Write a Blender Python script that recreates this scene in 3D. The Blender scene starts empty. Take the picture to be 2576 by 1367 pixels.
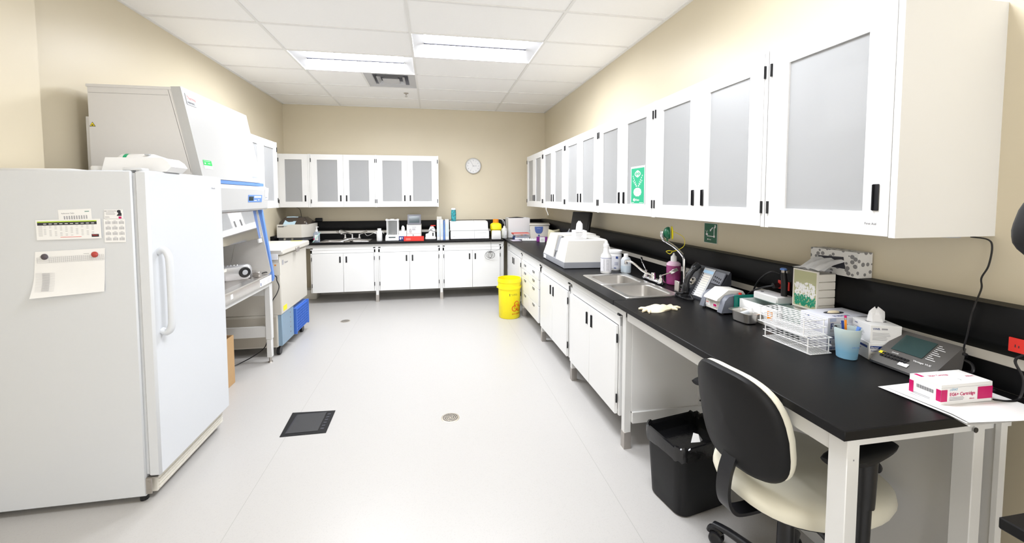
import bpy, bmesh, math, random
from mathutils import Vector, Matrix
random.seed(4)
PI = math.pi
SC = bpy.context.scene
COL = SC.collection

# ---------------------------------------------------------------- camera
F, CX, CY = 1014.86, 1266.0, 551.2
YAW, PITCH, ROLL = 0.172337, 0.051904, -0.001898
HC = 1.5253
fw = Vector((math.sin(YAW)*math.cos(PITCH), math.cos(YAW)*math.cos(PITCH), -math.sin(PITCH)))
rt = Vector((math.cos(YAW), -math.sin(YAW), 0)); up = rt.cross(fw)
c_, s_ = math.cos(ROLL), math.sin(ROLL)
rt, up = c_*rt + s_*up, -s_*rt + c_*up
cd = bpy.data.cameras.new('camera'); cam = bpy.data.objects.new('camera', cd); COL.objects.link(cam)
cd.sensor_width = 36.0; cd.sensor_fit = 'HORIZONTAL'; cd.lens = F/2576*36
cd.shift_x = (1288 - CX)/2576; cd.shift_y = (CY - 683.5)/2576
cd.clip_start = .02; cd.clip_end = 60
cam.matrix_world = Matrix(((rt.x, up.x, -fw.x, 0), (rt.y, up.y, -fw.y, 0), (rt.z, up.z, -fw.z, HC), (0, 0, 0, 1)))
SC.camera = cam
# ---------------------------------------------------------------- world, exposure
w = bpy.data.worlds.new('front_fill'); SC.world = w; w.use_nodes = True
w.node_tree.nodes['Background'].inputs[0].default_value = (1, .99, .97, 1)
w.node_tree.nodes['Background'].inputs[1].default_value = 4.0  # even world glow, added as frontal fill through the opening behind the camera
SC.view_settings.view_transform = 'Standard'; SC.view_settings.look = 'None'
SC.view_settings.gamma = 1; SC.view_settings.use_curve_mapping = False
SC.view_settings.exposure = EXPO = 0.0
LAMP = 43.0          # strength of the ceiling troffers' diffusers

# ---------------------------------------------------------------- materials
def srgb(h):
    h = h.lstrip('#'); v = [int(h[i:i+2], 16)/255 for i in (0, 2, 4)]
    return tuple(x/12.92 if x <= .04045 else ((x+.055)/1.055)**2.4 for x in v) + (1,)
MT = {}
def mat(name, col, rough=.5, metal=0, spec=.5, coat=0, noise=0, nscale=30, bump=0, trans=0, emit=None, es=0, ior=1.45, alpha=1):
    if name in MT: return MT[name]
    m = bpy.data.materials.new(name); m.use_nodes = True; nt = m.node_tree; b = nt.nodes['Principled BSDF']
    c = srgb(col) if isinstance(col, str) else tuple(col) + (1,)
    b.inputs['Base Color'].default_value = c; b.inputs['Roughness'].default_value = rough
    b.inputs['Metallic'].default_value = metal; b.inputs['Specular IOR Level'].default_value = spec
    b.inputs['Coat Weight'].default_value = coat; b.inputs['IOR'].default_value = ior
    b.inputs['Transmission Weight'].default_value = trans; b.inputs['Alpha'].default_value = alpha
    if emit: b.inputs['Emission Color'].default_value = srgb(emit); b.inputs['Emission Strength'].default_value = es
    if noise or bump:
        tc = nt.nodes.new('ShaderNodeTexCoord'); n = nt.nodes.new('ShaderNodeTexNoise')
        n.inputs['Scale'].default_value = nscale; n.inputs['Detail'].default_value = 4
        nt.links.new(tc.outputs['Object'], n.inputs['Vector'])
        if noise:
            r = nt.nodes.new('ShaderNodeMapRange'); r.inputs[3].default_value = 1-noise; r.inputs[4].default_value = 1+noise*.4
            nt.links.new(n.outputs[0], r.inputs[0])
            mx = nt.nodes.new('ShaderNodeVectorMath'); mx.operation = 'SCALE'; mx.inputs[0].default_value = c[:3]
            nt.links.new(r.outputs[0], mx.inputs['Scale']); nt.links.new(mx.outputs[0], b.inputs['Base Color'])
        if bump:
            bp = nt.nodes.new('ShaderNodeBump'); bp.inputs['Strength'].default_value = bump; bp.inputs['Distance'].default_value = .002
            nt.links.new(n.outputs[0], bp.inputs['Height']); nt.links.new(bp.outputs[0], b.inputs['Normal'])
    MT[name] = m; return m

WALL = mat('wall_paint', (.715, .64, .485), .38, spec=.45, noise=.03, nscale=3, bump=.05)
CEIL = mat('ceiling_tile', (.95, .94, .925), .8, spec=.2, noise=.02, nscale=60, bump=.08)
TBAR = mat('ceiling_tbar', (.82, .81, .79), .45)
WHITE = mat('white_laminate', (.78, .78, .775), .3, spec=.5, noise=.01, nscale=2)
FRAME = mat('white_powder_coat', (.70, .70, .69), .35, spec=.5, noise=.015, nscale=5)
BLACKP = mat('black_plastic', (.010, .010, .012), .35, noise=.1, nscale=40)
SATB = mat('satin_black', (.009, .009, .010), .5, spec=.25, noise=.1, nscale=30)
TOP = mat('black_epoxy_top', (.006, .0058, .0064), .40, spec=.22, noise=.15, nscale=90, bump=.03)
RACE = mat('black_raceway', (.004, .004, .0045), .45, spec=.2, noise=.1, nscale=60)
STEEL = mat('brushed_steel', (.76, .74, .71), .33, metal=1, noise=.08, nscale=25)
STEELD = mat('dull_steel', (.50, .47, .44), .42, metal=1, noise=.1, nscale=20)
CHROME = mat('chrome', (.82, .82, .84), .08, metal=1, noise=.02)
FROST = mat('frosted_glass', (.68, .69, .70), .30, spec=.5, trans=.55, noise=.01, nscale=3)
CLEAR = mat('clear_glass', (.93, .95, .95), .03, trans=1, ior=1.45, noise=.01)
FRIDGE = mat('fridge_enamel', (.64, .66, .69), .38, noise=.015, nscale=90, bump=.04)
PAPER = mat('paper', (.84, .84, .84), .7, noise=.02)
INK = mat('grey_print', (.25, .25, .27), .7, noise=.02)
INKL = mat('pale_print', (.36, .36, .39), .7, noise=.02)
DARK = mat('dark_print', (.03, .03, .04), .6, noise=.02)
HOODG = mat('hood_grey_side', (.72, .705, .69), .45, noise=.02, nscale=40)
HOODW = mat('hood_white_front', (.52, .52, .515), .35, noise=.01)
BLUE = mat('hood_blue', (.13, .27, .68), .4, noise=.03)
BEIGE = mat('beige_enamel', (.60, .57, .51), .38, noise=.02, nscale=10)
CREAM = mat('cream_plastic', (.72, .69, .62), .4, noise=.02, nscale=20)
VINYL = mat('cream_vinyl', (.80, .77, .64), .4, noise=.05, nscale=12, bump=.1)
RED = mat('red_plastic', (.72, .03, .02), .4, noise=.04)
YEL = mat('yellow_plastic', (.92, .78, .01), .38, spec=.5, noise=.03, nscale=6)
GREEN = mat('sign_green', (.01, .36, .16), .35, noise=.02)
DGREEN = mat('dark_green', (.004, .11, .05), .35, noise=.04)
WPLAS = mat('white_plastic', (.82, .82, .82), .35, noise=.01)
GREYP = mat('grey_plastic', (.19, .20, .22), .45, noise=.04)
LGREY = mat('light_grey_plastic', (.45, .46, .48), .45, noise=.03)
CARD = mat('brown_cardboard', (.52, .33, .16), .8, noise=.06, nscale=40)
TISSUE = mat('tissue', (.83, .83, .84), .8, noise=.03, nscale=30, bump=.4)
ORANGE = mat('orange_plastic', (.9, .28, .01), .45, noise=.02)
NAVY = mat('navy', (.01, .04, .22), .45, noise=.03)
TEAL = mat('teal_plastic', (.0, .17, .13), .3, noise=.03)
SCREEN = mat('dark_screen', (.02, .04, .045), .12, noise=.05)
PINK = mat('magenta_card', (.55, .0, .12), .5, noise=.02)
YLAB = mat('yellow_label', (.9, .72, .02), .5, noise=.02)
BLUEC = mat('sky_cloth', (.45, .60, .68), .8, noise=.05, nscale=60, bump=.3)

# floor: pale sheet vinyl with fine chips and two welded seams
def floor_mat():
    m = mat('vinyl_floor', (.74, .715, .685), .33, spec=.5); nt = m.node_tree; b = nt.nodes['Principled BSDF']
    tc = nt.nodes.new('ShaderNodeTexCoord'); L = nt.links
    v = nt.nodes.new('ShaderNodeTexVoronoi'); v.inputs['Scale'].default_value = 260; L.new(tc.outputs['Object'], v.inputs['Vector'])
    r = nt.nodes.new('ShaderNodeValToRGB'); e = r.color_ramp.elements
    e[0].position = 0; e[0].color = (.42, .405, .39, 1); e[1].position = .35; e[1].color = (.455, .442, .426, 1)
    L.new(v.outputs['Color'], r.inputs[0])
    sx = nt.nodes.new('ShaderNodeSeparateXYZ'); L.new(tc.outputs['Object'], sx.inputs[0])
    last = None
    for x0 in (.903, -.945):
        a = nt.nodes.new('ShaderNodeMath'); a.operation = 'COMPARE'; a.inputs[1].default_value = x0; a.inputs[2].default_value = .0016
        L.new(sx.outputs[0], a.inputs[0])
        if last:
            s = nt.nodes.new('ShaderNodeMath'); s.operation = 'MAXIMUM'; L.new(last, s.inputs[0]); L.new(a.outputs[0], s.inputs[1]); last = s.outputs[0]
        else: last = a.outputs[0]
    mx = nt.nodes.new('ShaderNodeMix'); mx.data_type = 'RGBA'; mx.inputs[7].default_value = (.36, .35, .33, 1)
    L.new(last, mx.inputs[0]); L.new(r.outputs[0], mx.inputs[6]); L.new(mx.outputs[2], b.inputs['Base Color'])
    return m
FLOOR = floor_mat()
GLOW = mat('lamp_diffuser', (.9, .9, .9), .5, emit='#f6f9ff', es=LAMP, noise=.001)

# ---------------------------------------------------------------- mesh helpers
V = Vector
X_, Y_, Z_ = V((1, 0, 0)), V((0, 1, 0)), V((0, 0, 1))
OFF = [0, 0, 0]
def wthing(name, label, cat, loc, group=None):      # a thing whose parts are then written in room coordinates
    OFF[:] = loc; return thing(name, label, cat, loc, 0, group)
def off0(): OFF[:] = (0, 0, 0)
class MB:
    def __init__(s): s.v = []; s.f = []; s.fm = []; s.ms = []; s.cur = 0; s.fs = []; s.sm = False
    def m(s, mm, smooth=None):
        if mm not in s.ms: s.ms.append(mm)
        s.cur = s.ms.index(mm)
        if smooth is not None: s.sm = smooth
        return s
    def add(s, vs, fs, sm=None):
        n = len(s.v); s.v += [(q[0]-OFF[0], q[1]-OFF[1], q[2]-OFF[2]) for q in vs]
        for f in fs: s.f.append([i+n for i in f]); s.fm.append(s.cur); s.fs.append(s.sm if sm is None else sm)
        return s
    def box(s, x0, x1, y0, y1, z0, z1, r=0):
        return s.slab((x0, y0, z0), (1, 0, 0), (0, 1, 0), x1-x0, y1-y0, z1-z0, r)
    def slab(s, o, a, b, w, h, t, r=0):     # box from corner o along unit vectors a, b and a x b
        o, a, b = V(o), V(a).normalized(), V(b).normalized(); n = a.cross(b)
        def P(i, j, k): return o + a*i + b*j + n*k
        if r <= 0:
            vs = [P(i, j, k) for k in (0, t) for j in (0, h) for i in (0, w)]
            return s.add(vs, [(0, 2, 3, 1), (4, 5, 7, 6), (0, 1, 5, 4), (2, 6, 7, 3), (0, 4, 6, 2), (1, 3, 7, 5)], False)
        r = min(r, w/2.01, h/2.01, abs(t)/2.01)
        vs = []; fs = []
        # chamfered box: for every corner three vertices
        idx = {}
        for ci, (sx, sy, sz) in enumerate([(i, j, k) for k in (0, 1) for j in (0, 1) for i in (0, 1)]):
            for ax in range(3):
                p = [w*sx, h*sy, t*sz]
                d = [r*(1-2*sx), r*(1-2*sy), r*(1-2*sz)]
                q = [p[q_] + (0 if q_ == ax else d[q_]) for q_ in range(3)]
                idx[(sx, sy, sz, ax)] = len(vs); vs.append(P(*q))
        I = lambda sx, sy, sz, ax: idx[(sx, sy, sz, ax)]
        for ax in range(3):
            for e in (0, 1):
                c = []
                for (u, v_) in ((0, 0), (1, 0), (1, 1), (0, 1)):
                    k = [0, 0, 0]; k[ax] = e; k[(ax+1) % 3] = u; k[(ax+2) % 3] = v_; c.append(I(*k, ax))
                fs.append(c if e else c[::-1])
        for ax in range(3):      # edges parallel to ax
            b1, b2 = (ax+1) % 3, (ax+2) % 3
            for u in (0, 1):
                for v_ in (0, 1):
                    k0 = [0, 0, 0]; k0[b1] = u; k0[b2] = v_; k1 = list(k0); k1[ax] = 1
                    q = [I(*k0, b1), I(*k1, b1), I(*k1, b2), I(*k0, b2)]
                    fs.append(q if u != v_ else q[::-1])
        for sx in (0, 1):
            for sy in (0, 1):
                for sz in (0, 1):
                    q = [I(sx, sy, sz, 0), I(sx, sy, sz, 1), I(sx, sy, sz, 2)]
                    fs.append(q if (sx+sy+sz) % 2 else q[::-1])
        return s.add(vs, fs, True)
    def prism(s, poly, axis, a, b, r=0):      # poly of 2D points; axis 'x': (y,z), 'y': (x,z), 'z': (x,y)
        def P(p, t): return {'x': (t, p[0], p[1]), 'y': (p[0], t, p[1]), 'z': (p[0], p[1], t)}[axis]
        n = len(poly); ar = sum(poly[i][0]*poly[(i+1) % n][1]-poly[(i+1) % n][0]*poly[i][1] for i in range(n))
        if (ar < 0) != (axis == 'y'): poly = poly[::-1]
        vs = [P(p, a) for p in poly] + [P(p, b) for p in poly]
        sd = [(i, (i+1) % n, n+(i+1) % n, n+i) for i in range(n)]
        s.add(vs, [tuple(range(n))[::-1], tuple(range(n, 2*n))], False)
        return s.add(vs, sd, n > 10)
    def loft(s, rings, cap=True, sm=True, closed=True):
        n = len(rings[0]); vs = [p for r in rings for p in r]; fs = []
        for k in range(len(rings)-1):
            for i in range(n if closed else n-1):
                j = (i+1) % n; fs.append((k*n+i, k*n+j, (k+1)*n+j, (k+1)*n+i))
        s.add(vs, fs, sm)
        if cap:
            s.add(rings[0], [tuple(range(n))[::-1]], False); s.add(rings[-1], [tuple(range(n))], False)
        return s
    def tube(s, pts, r, n=8, cap=True):
        pts = [V(p) for p in pts]; rings = []; nrm = None
        for i, p in enumerate(pts):
            t = (pts[min(i+1, len(pts)-1)]-pts[max(i-1, 0)]).normalized()
            if nrm is None:
                nrm = t.orthogonal().normalized()
            nrm = (nrm - t*nrm.dot(t)); nrm = nrm.normalized() if nrm.length > 1e-6 else t.orthogonal().normalized()
            bn = t.cross(nrm); rr = r[i] if isinstance(r, (list, tuple)) else r
            rings.append([p + nrm*rr*math.cos(2*PI*k/n) + bn*rr*math.sin(2*PI*k/n) for k in range(n)])
        return s.loft(rings, cap)
    def cyl(s, p0, p1, r, n=20, r1=None): return s.tube([p0, p1], [r, r if r1 is None else r1], n)
    def lathe(s, c, prof, n=24, ax=Z_):     # prof: (radius, height)
        c = V(c); ax = V(ax).normalized(); u = ax.orthogonal().normalized()
        if ax == Z_: u = V((1, 0, 0))
        v = ax.cross(u)
        rings = [[c + ax*h + u*max(r, 1e-5)*math.cos(2*PI*k/n) + v*max(r, 1e-5)*math.sin(2*PI*k/n) for k in range(n)] for r, h in prof]
        return s.loft(rings, True)
    def rbox(s, c, w, d, prof, r, rot=0, n=5, e=None):   # rounded-rectangle loft. prof: (z, scale or (sx,sy))
        rings = []
        for z, k in prof:
            kx, ky = k if isinstance(k, tuple) else (k, k)
            ring = []; W, D = w/2*kx, d/2*ky; R = min(r, W*.99, D*.99)
            for q, (sx, sy) in enumerate(((1, 1), (-1, 1), (-1, -1), (1, -1))):
                for i in range(n+1):
                    a = q*PI/2 + i*PI/2/n; x = sx*(W-R)+R*math.cos(a); y = sy*(D-R)+R*math.sin(a)
                    ring.append((c[0]+x*math.cos(rot)-y*math.sin(rot), c[1]+x*math.sin(rot)+y*math.cos(rot), c[2]+z))
            rings.append(ring)
        return s.loft(rings, True)
    def text(s, t, o, a, b, size, t_=.0004, align='LEFT'):
        cu = bpy.data.curves.new('t', 'FONT'); cu.body = t; cu.size = size; cu.resolution_u = 2; cu.extrude = 0; cu.offset = size*.014
        cu.align_x = align
        ob = bpy.data.objects.new('t', cu); me = ob.to_mesh()
        o, a, b = V(o), V(a).normalized(), V(b).normalized(); n = a.cross(b)
        s.add([o + a*v.co.x + b*v.co.y + n*t_ for v in me.vertices], [tuple(p.vertices) for p in me.polygons], False)
        ob.to_mesh_clear(); bpy.data.objects.remove(ob); bpy.data.curves.remove(cu); return s
    def lines(s, o, a, b, w, rows, pitch, h, t=.0003, ragged=.3):
        o, a, b = V(o), V(a).normalized(), V(b).normalized()
        for i in range(rows):
            s.slab(o + b*(i*pitch), a, b, w*(1-ragged*random.random()), h, t)
        return s
    def build(s, name, parent=None, ang=40):
        me = bpy.data.meshes.new(name)
        me.from_pydata(s.v, [], s.f)
        for m_ in s.ms: me.materials.append(m_)
        me.polygons.foreach_set('material_index', s.fm); me.polygons.foreach_set('use_smooth', s.fs)
        me.set_sharp_from_angle(angle=math.radians(ang)); me.update()
        o = bpy.data.objects.new(name, me); COL.objects.link(o)
        if parent: o.parent = parent
        return o
def mb(m_, sm=False): return MB().m(m_, sm)
def tag(o, label, cat, group=None):
    o['label'] = label; o['category'] = cat
    if group: o['group'] = group
    return o
def thing(name, label, cat, loc=(0, 0, 0), rz=0, group=None):
    o = bpy.data.objects.new(name, None); COL.objects.link(o); o.location = loc; o.rotation_euler = (0, 0, rz)
    o.empty_display_size = .05
    return tag(o, label, cat, group)
def struct(o): o['kind'] = 'structure'; return o
def kids(o): return [c for c in bpy.data.objects if c.parent == o]
def dup(o, parent=None):
    c = o.copy(); COL.objects.link(c); c.parent = parent
    for k in kids(o): dup(k, c)
    return c
def smooth_pts(pts, k=6):      # Catmull-Rom
    P = [V(p) for p in pts]; P = [P[0]*2-P[1]] + P + [P[-1]*2-P[-2]]; out = []
    for i in range(1, len(P)-2):
        for j in range(k):
            t = j/k; a, b, c, d = P[i-1:i+3]
            out.append(.5*((2*b)+(c-a)*t+(2*a-5*b+4*c-d)*t*t+(3*b-a-3*c+d)*t**3))
    return out + [P[-2]]
# ================================================================ ROOM
XL, XR, YW, YB, H = -2.25, 1.892, 6.725, -2.6, 2.9755
T = .6096; XM, Y0 = -.1818, 6.1348
struct(mb(FLOOR).box(XL-.1, XR+.1, YB-.1, YW+.1, -.1, 0).build('floor'))
struct(mb(WALL).box(XL-.1, XR+.1, YW, YW+.1, 0, H+.2).build('wall_back'))
struct(mb(WALL).box(XR, XR+.1, YB, YW, 0, H+.2).build('wall_right'))
struct(mb(WALL).box(XL-.1, XL, YB, YW, 0, H+.2).box(XL, -2.15, YB, 2.69, 0, H).build('wall_left'))
# wall behind the camera; its wide opening is added to admit soft fill light
struct(mb(WALL).box(XL-.1, -1.5, YB-.1, YB, 0, H+.2).box(1.75, XR+.1, YB-.1, YB, 0, H+.2).box(-1.5, 1.75, YB-.1, YB, 2.6, H+.2).build('wall_front'))
COVE = mat('vinyl_base', (.55, .53, .50), .5, noise=.02)
struct(mb(COVE).box(XL, XR, YW-.008, YW, 0, .1).build('baseboard_back'))
struct(mb(COVE).box(XL, XL+.008, 2.7, YW-.01, 0, .1).box(-2.15, -2.142, YB, 2.69, 0, .1).build('baseboard_left'))
struct(mb(COVE).box(XR-.008, XR, YB, YW-.01, 0, .1).build('baseboard_right'))
# suspended ceiling: tiles, leaving the openings for troffers and diffuser
lights = [(0, 3), (-1, 2), (0, 7)]     # (column, nearer row index)
sup = (-1, 1)
cm = mb(CEIL)
xs = [XL] + [XM+i*2*T for i in range(-1, 3) if XL < XM+i*2*T < XR] + [XR]
for i in range(len(xs)-1):
    x0, x1 = xs[i], xs[i+1]; col = round((x0-XM)/(2*T)) if x0 > XL else -2
    for k in range(-1, 15):
        y1 = min(Y0-k*T, YW); y0 = Y0-(k+1)*T
        if k == -1: y0, y1 = Y0, YW
        if (col, k) in lights: continue
        y0 = max(y0, YB)
        if y0 >= y1: continue
        if (col, k) == sup: cm.box(x0, x1-T-.001, y0+.0005, y1-.0005, H, H+.015); continue
        cm.box(x0+.0005, x1-.0005, y0+.0005, y1-.0005, H, H+.015)
cm.box(XL-.1, XR+.1, YB-.1, YW+.1, H+.21, H+.26)
struct(cm.build('ceiling'))
g = mb(TBAR); hw = .0115
for x in xs[1:-1]: g.box(x-hw, x+hw, YB, YW, H-.007, H+.004)
for k in range(0, 15):
    y = Y0-k*T
    if y < YB: break
    for a, b in zip(xs[:-1], xs[1:]): g.box(a+hw, b-hw, y-hw, y+hw, H-.007, H+.004)
g.box(XM-T-hw, XM-T+hw, Y0-2*T+hw, Y0-T-hw, H-.007, H+.004)
g.box(XL, XL+.022, YB, YW, H-.008, H).box(XR-.022, XR, YB, YW, H-.008, H).box(XL, XR, YW-.022, YW, H-.008, H)
struct(g.build('trim_1'))

# ---------------------------------------------------------------- troffer lights
REFL = mat('troffer_white', (.55, .55, .56), .45, noise=.01)
def troffer(label):
    t = thing('ceiling_light', label, 'light', group='recessed ceiling troffers')
    W, D = 2*T/2-.013, T/2-.013
    o = [(-W, -D), (W, -D), (W, D), (-W, D)]
    iw, idp, hz = W-.10, D-.02, .075
    # housing: sloping end reflectors, thin side lips, top
    m = mb(REFL)
    m.add([(-W, -D, 0), (-W, D, 0), (-iw, D-.01, hz*.8), (-iw, -D+.01, hz*.8), (-iw, 0, hz*.35), (-W, 0, .004)], [(0, 3, 4, 5), (5, 4, 2, 1)])
    m.add([(W, -D, 0), (W, D, 0), (iw, D-.01, hz*.8), (iw, -D+.01, hz*.8), (iw, 0, hz*.35), (W, 0, .004)], [(5, 4, 3, 0), (1, 2, 4, 5)])
    m.add([(-W, -D, 0), (W, -D, 0), (iw, -D+.01, hz*.8), (-iw, -D+.01, hz*.8)], [(0, 1, 2, 3)])
    m.add([(-W, D, 0), (W, D, 0), (iw, D-.01, hz*.8), (-iw, D-.01, hz*.8)], [(3, 2, 1, 0)])
    m.box(-W-.01, W+.01, -D-.01, D+.01, .13, .14)
    for s in (-1, 1):
        m.box(s*(W+.01)-.004, s*(W+.01)+.004, -D-.01, D+.01, 0, .13); m.box(-W-.01, W+.01, s*(D+.01)-.004, s*(D+.01)+.004, 0, .13)
    m.build('housing', t)
    for s in (-1, 1):       # two curved diffusers meeting at a central rib
        r = []
        for i in range(9):
            a = i/8; y = s*(.012 + (D-.03)*a); z = .03+.048*math.sin(a*PI*.62)
            r.append([(-iw, y, z), (iw, y, z)])
        v = [p for q in r for p in q]
        mb(GLOW, True).add(v, [(2*i, 2*i+1, 2*i+3, 2*i+2) if s > 0 else (2*i, 2*i+2, 2*i+3, 2*i+1) for i in range(8)]).build('diffuser', t)
    mb(DARK).box(-iw, iw, -.0035, .0035, .018, .034).box(-iw, iw, -.014, -.010, .022, .032).box(-iw, iw, .010, .014, .022, .032).build('lamp_rib', t)
    return t
lab = ['recessed fluorescent troffer in the ceiling, the right-hand and nearer one in view',
       'recessed fluorescent troffer in the ceiling beside the air diffuser, further left',
       'recessed fluorescent troffer overhead, nearer than the ones in the photo']
first = None
for i, (c, k) in enumerate(lights):
    t = troffer(lab[min(i, 2)]) if first is None else dup(first)
    first = first or t; t['label'] = lab[min(i, 2)]
    if i > 1: t['group'] = 'troffers outside the view'
    t.location = (XM+c*2*T+T, Y0-(k+.5)*T, H)

# ---------------------------------------------------------------- air diffuser, sprinkler, clock
d = thing('air_diffuser', 'square white metal air diffuser with stepped louvres in the ceiling', 'vent', (XM-T/2, Y0-1.5*T, H))
DGRY = mat('duct_shade', (.42, .42, .45), .6, noise=.05)
def sqring(m, a, b, z0, z1):
    p = [(-a, -a), (a, -a), (a, a), (-a, a)]; q = [(-b, -b), (b, -b), (b, b), (-b, b)]
    for i in range(4):
        j = (i+1) % 4
        m.add([(*p[i], z0), (*p[j], z0), (*q[j], z1), (*q[i], z1)], [(0, 1, 2, 3)])
        m.add([(*p[i], z0+.002), (*p[j], z0+.002), (*q[j], z1+.002), (*q[i], z1+.002)], [(3, 2, 1, 0)])
m = mb(REFL); sqring(m, T/2-.011, .205, -.002, .012); m.build('frame', d)
m = mb(DGRY).box(-.21, .21, -.21, .21, .12, .125)
for s in (-1, 1): m.box(s*.21-.002, s*.21+.002, -.21, .21, .01, .12).box(-.21, .21, s*.21-.002, s*.21+.002, .01, .12)
m.build('plenum', d)
m = mb(REFL); sqring(m, .165, .13, -.004, .03); m.build('louvre', d)
m = mb(REFL); sqring(m, .10, .06, -.006, .03); m.box(-.098, .098, -.098, .098, -.010, -.005); m.build('centre_plate', d)
m = mb(BLACKP).lathe((0, .05, .05), [(.09, 0), (.09, .05)], 24); m.build('neck', d)
s = thing('fire_sprinkler', 'small metal pendent fire sprinkler under the ceiling', 'sprinkler', (-.348, 5.80, H))
mb(STEELD, True).lathe((0, 0, -.008), [(.034, .008), (.03, .001), (.012, 0)], 20).build('escutcheon', s)
mb(STEELD).cyl((0, 0, -.03), (0, 0, -.005), .008, 10).cyl((-.012, 0, -.045), (-.006, 0, -.028), .002, 6).cyl((.012, 0, -.045), (.006, 0, -.028), .002, 6).build('body', s)
mb(STEELD).lathe((0, 0, -.05), [(.017, 0), (.017, .002)], 16).build('deflector', s)

ck = thing('wall_clock', 'round white wall clock with thin grey rim on the back wall', 'clock', (.664, YW, 2.057))
GRIM = mat('clock_rim', (.50, .50, .50), .3, metal=.3, noise=.02)
mb(GRIM, True).lathe((0, 0, 0), [(.125, 0), (.13, .008), (.13, .028), (.124, .036), (.116, .036), (.115, .022)], 48, -Y_).build('rim', ck)
mb(PAPER).lathe((0, 0, 0), [(.117, .02), (.117, .024)], 48, -Y_).build('face', ck)
m = mb(INK)
for k in range(1, 13):
    a = PI/2-k*PI/6; m.text(str(k), (.091*math.cos(a), -.0241, .091*math.sin(a)-.008), X_, Z_, .023, .0004, 'CENTER')
for k in range(60):
    a = k*PI/30; m.slab((.108*math.cos(a), -.0242, .108*math.sin(a)), (math.cos(a), 0, math.sin(a)), (-math.sin(a), 0, math.cos(a)), .005, .0008, .0004)
m.build('numerals', ck)
def hand(nm, deg, l, wd, mm, off):
    a = math.radians(deg); u = V((math.cos(a), 0, math.sin(a))); v = V((-math.sin(a), 0, math.cos(a)))
    mb(mm).slab(V((0, -.0245-off, 0))-u*.015-v*wd/2, u, v, l+.015, wd, .001).build(nm, ck)
hand('hour_hand', 2, .055, .004, INK, 0); hand('minute_hand', 119, .088, .003, INK, .0015); hand('second_hand', 238, .09, .001, INK, .003)

# ---------------------------------------------------------------- floor drains and floor box
def drain(x, y, r, label):
    d = thing('floor_drain', label, 'drain', (x, y, 0), group='round floor drains')
    BR = mat('drain_brass', (.55, .50, .42), .35, metal=.7, noise=.05)
    mb(BR).lathe((0, 0, 0), [(r, 0), (r, .0015), (r*.9, .003), (0, .003)], 36).build('grate', d)
    m = mb(DARK)
    for k in range(1, 5):
        ri = r*.19*k; n = 4
        for q in range(n):
            a0 = q*2*PI/n+.18/k+k*.4; a1 = (q+1)*2*PI/n-.18/k+k*.4; pts = [a0+(a1-a0)*i/8 for i in range(9)]
            for i in range(8):
                m.add([((ri+dr)*math.cos(a), (ri+dr)*math.sin(a), .0034) for a in (pts[i], pts[i+1]) for dr in (-.0025, .0025)], [(0, 1, 3, 2)])
    m.build('slot', d)
drain(.103, 2.749, .063, 'round floor drain grate to the right of the black floor box')
drain(-1.089, 5.205, .058, 'round floor drain near the chest freezer, further away')
fb = thing('floor_box', 'square black floor access box set in the pale floor', 'floor box', (-.846, 2.853, 0))
cs = [(-.136, -.143), (.144, -.144), (.140, .136), (-.153, .155)]
mb(SATB).prism(cs, 'z', 0, .003).build('frame', fb)
mb(mat('floor_box_lid', (.03, .03, .032), .55, noise=.1)).box(-.105, .085, -.115, .115, .003, .005).build('lid', fb)
m = mb(DARK)
for i in range(6): m.box(.098, .118, -.10+i*.036, -.082+i*.036, .003, .0045)
m.box(-.112, -.106, -.115, .118, .003, .0052).box(-.112, .09, .115, .12, .003, .0052)
m.build('slots', fb)

# ================================================================ BENCH CASEWORK
ZC, XG, M, YL, YG = .889, 1.126, .9333, 2.25, 6.105
XB = -.8383
def pull(m, x, y, z, w=.021, h=.09, n=-1): # recessed-look black pull, facing local -y
    m.slab((x-w/2, y, z), X_, Z_, w, h, .004, .0015); m.box(x-w/2+.003, x-w/2+.006, y-.009, y-.002, z+.002, z+h-.002)
def hinge(m, x, y, z, h=.055, w=.009):
    m.slab((x-w/2, y, z), X_, Z_, w, h, .004); m.cyl((x, y-.005, z), (x, y-.005, z+h), .0035, 8)

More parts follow.
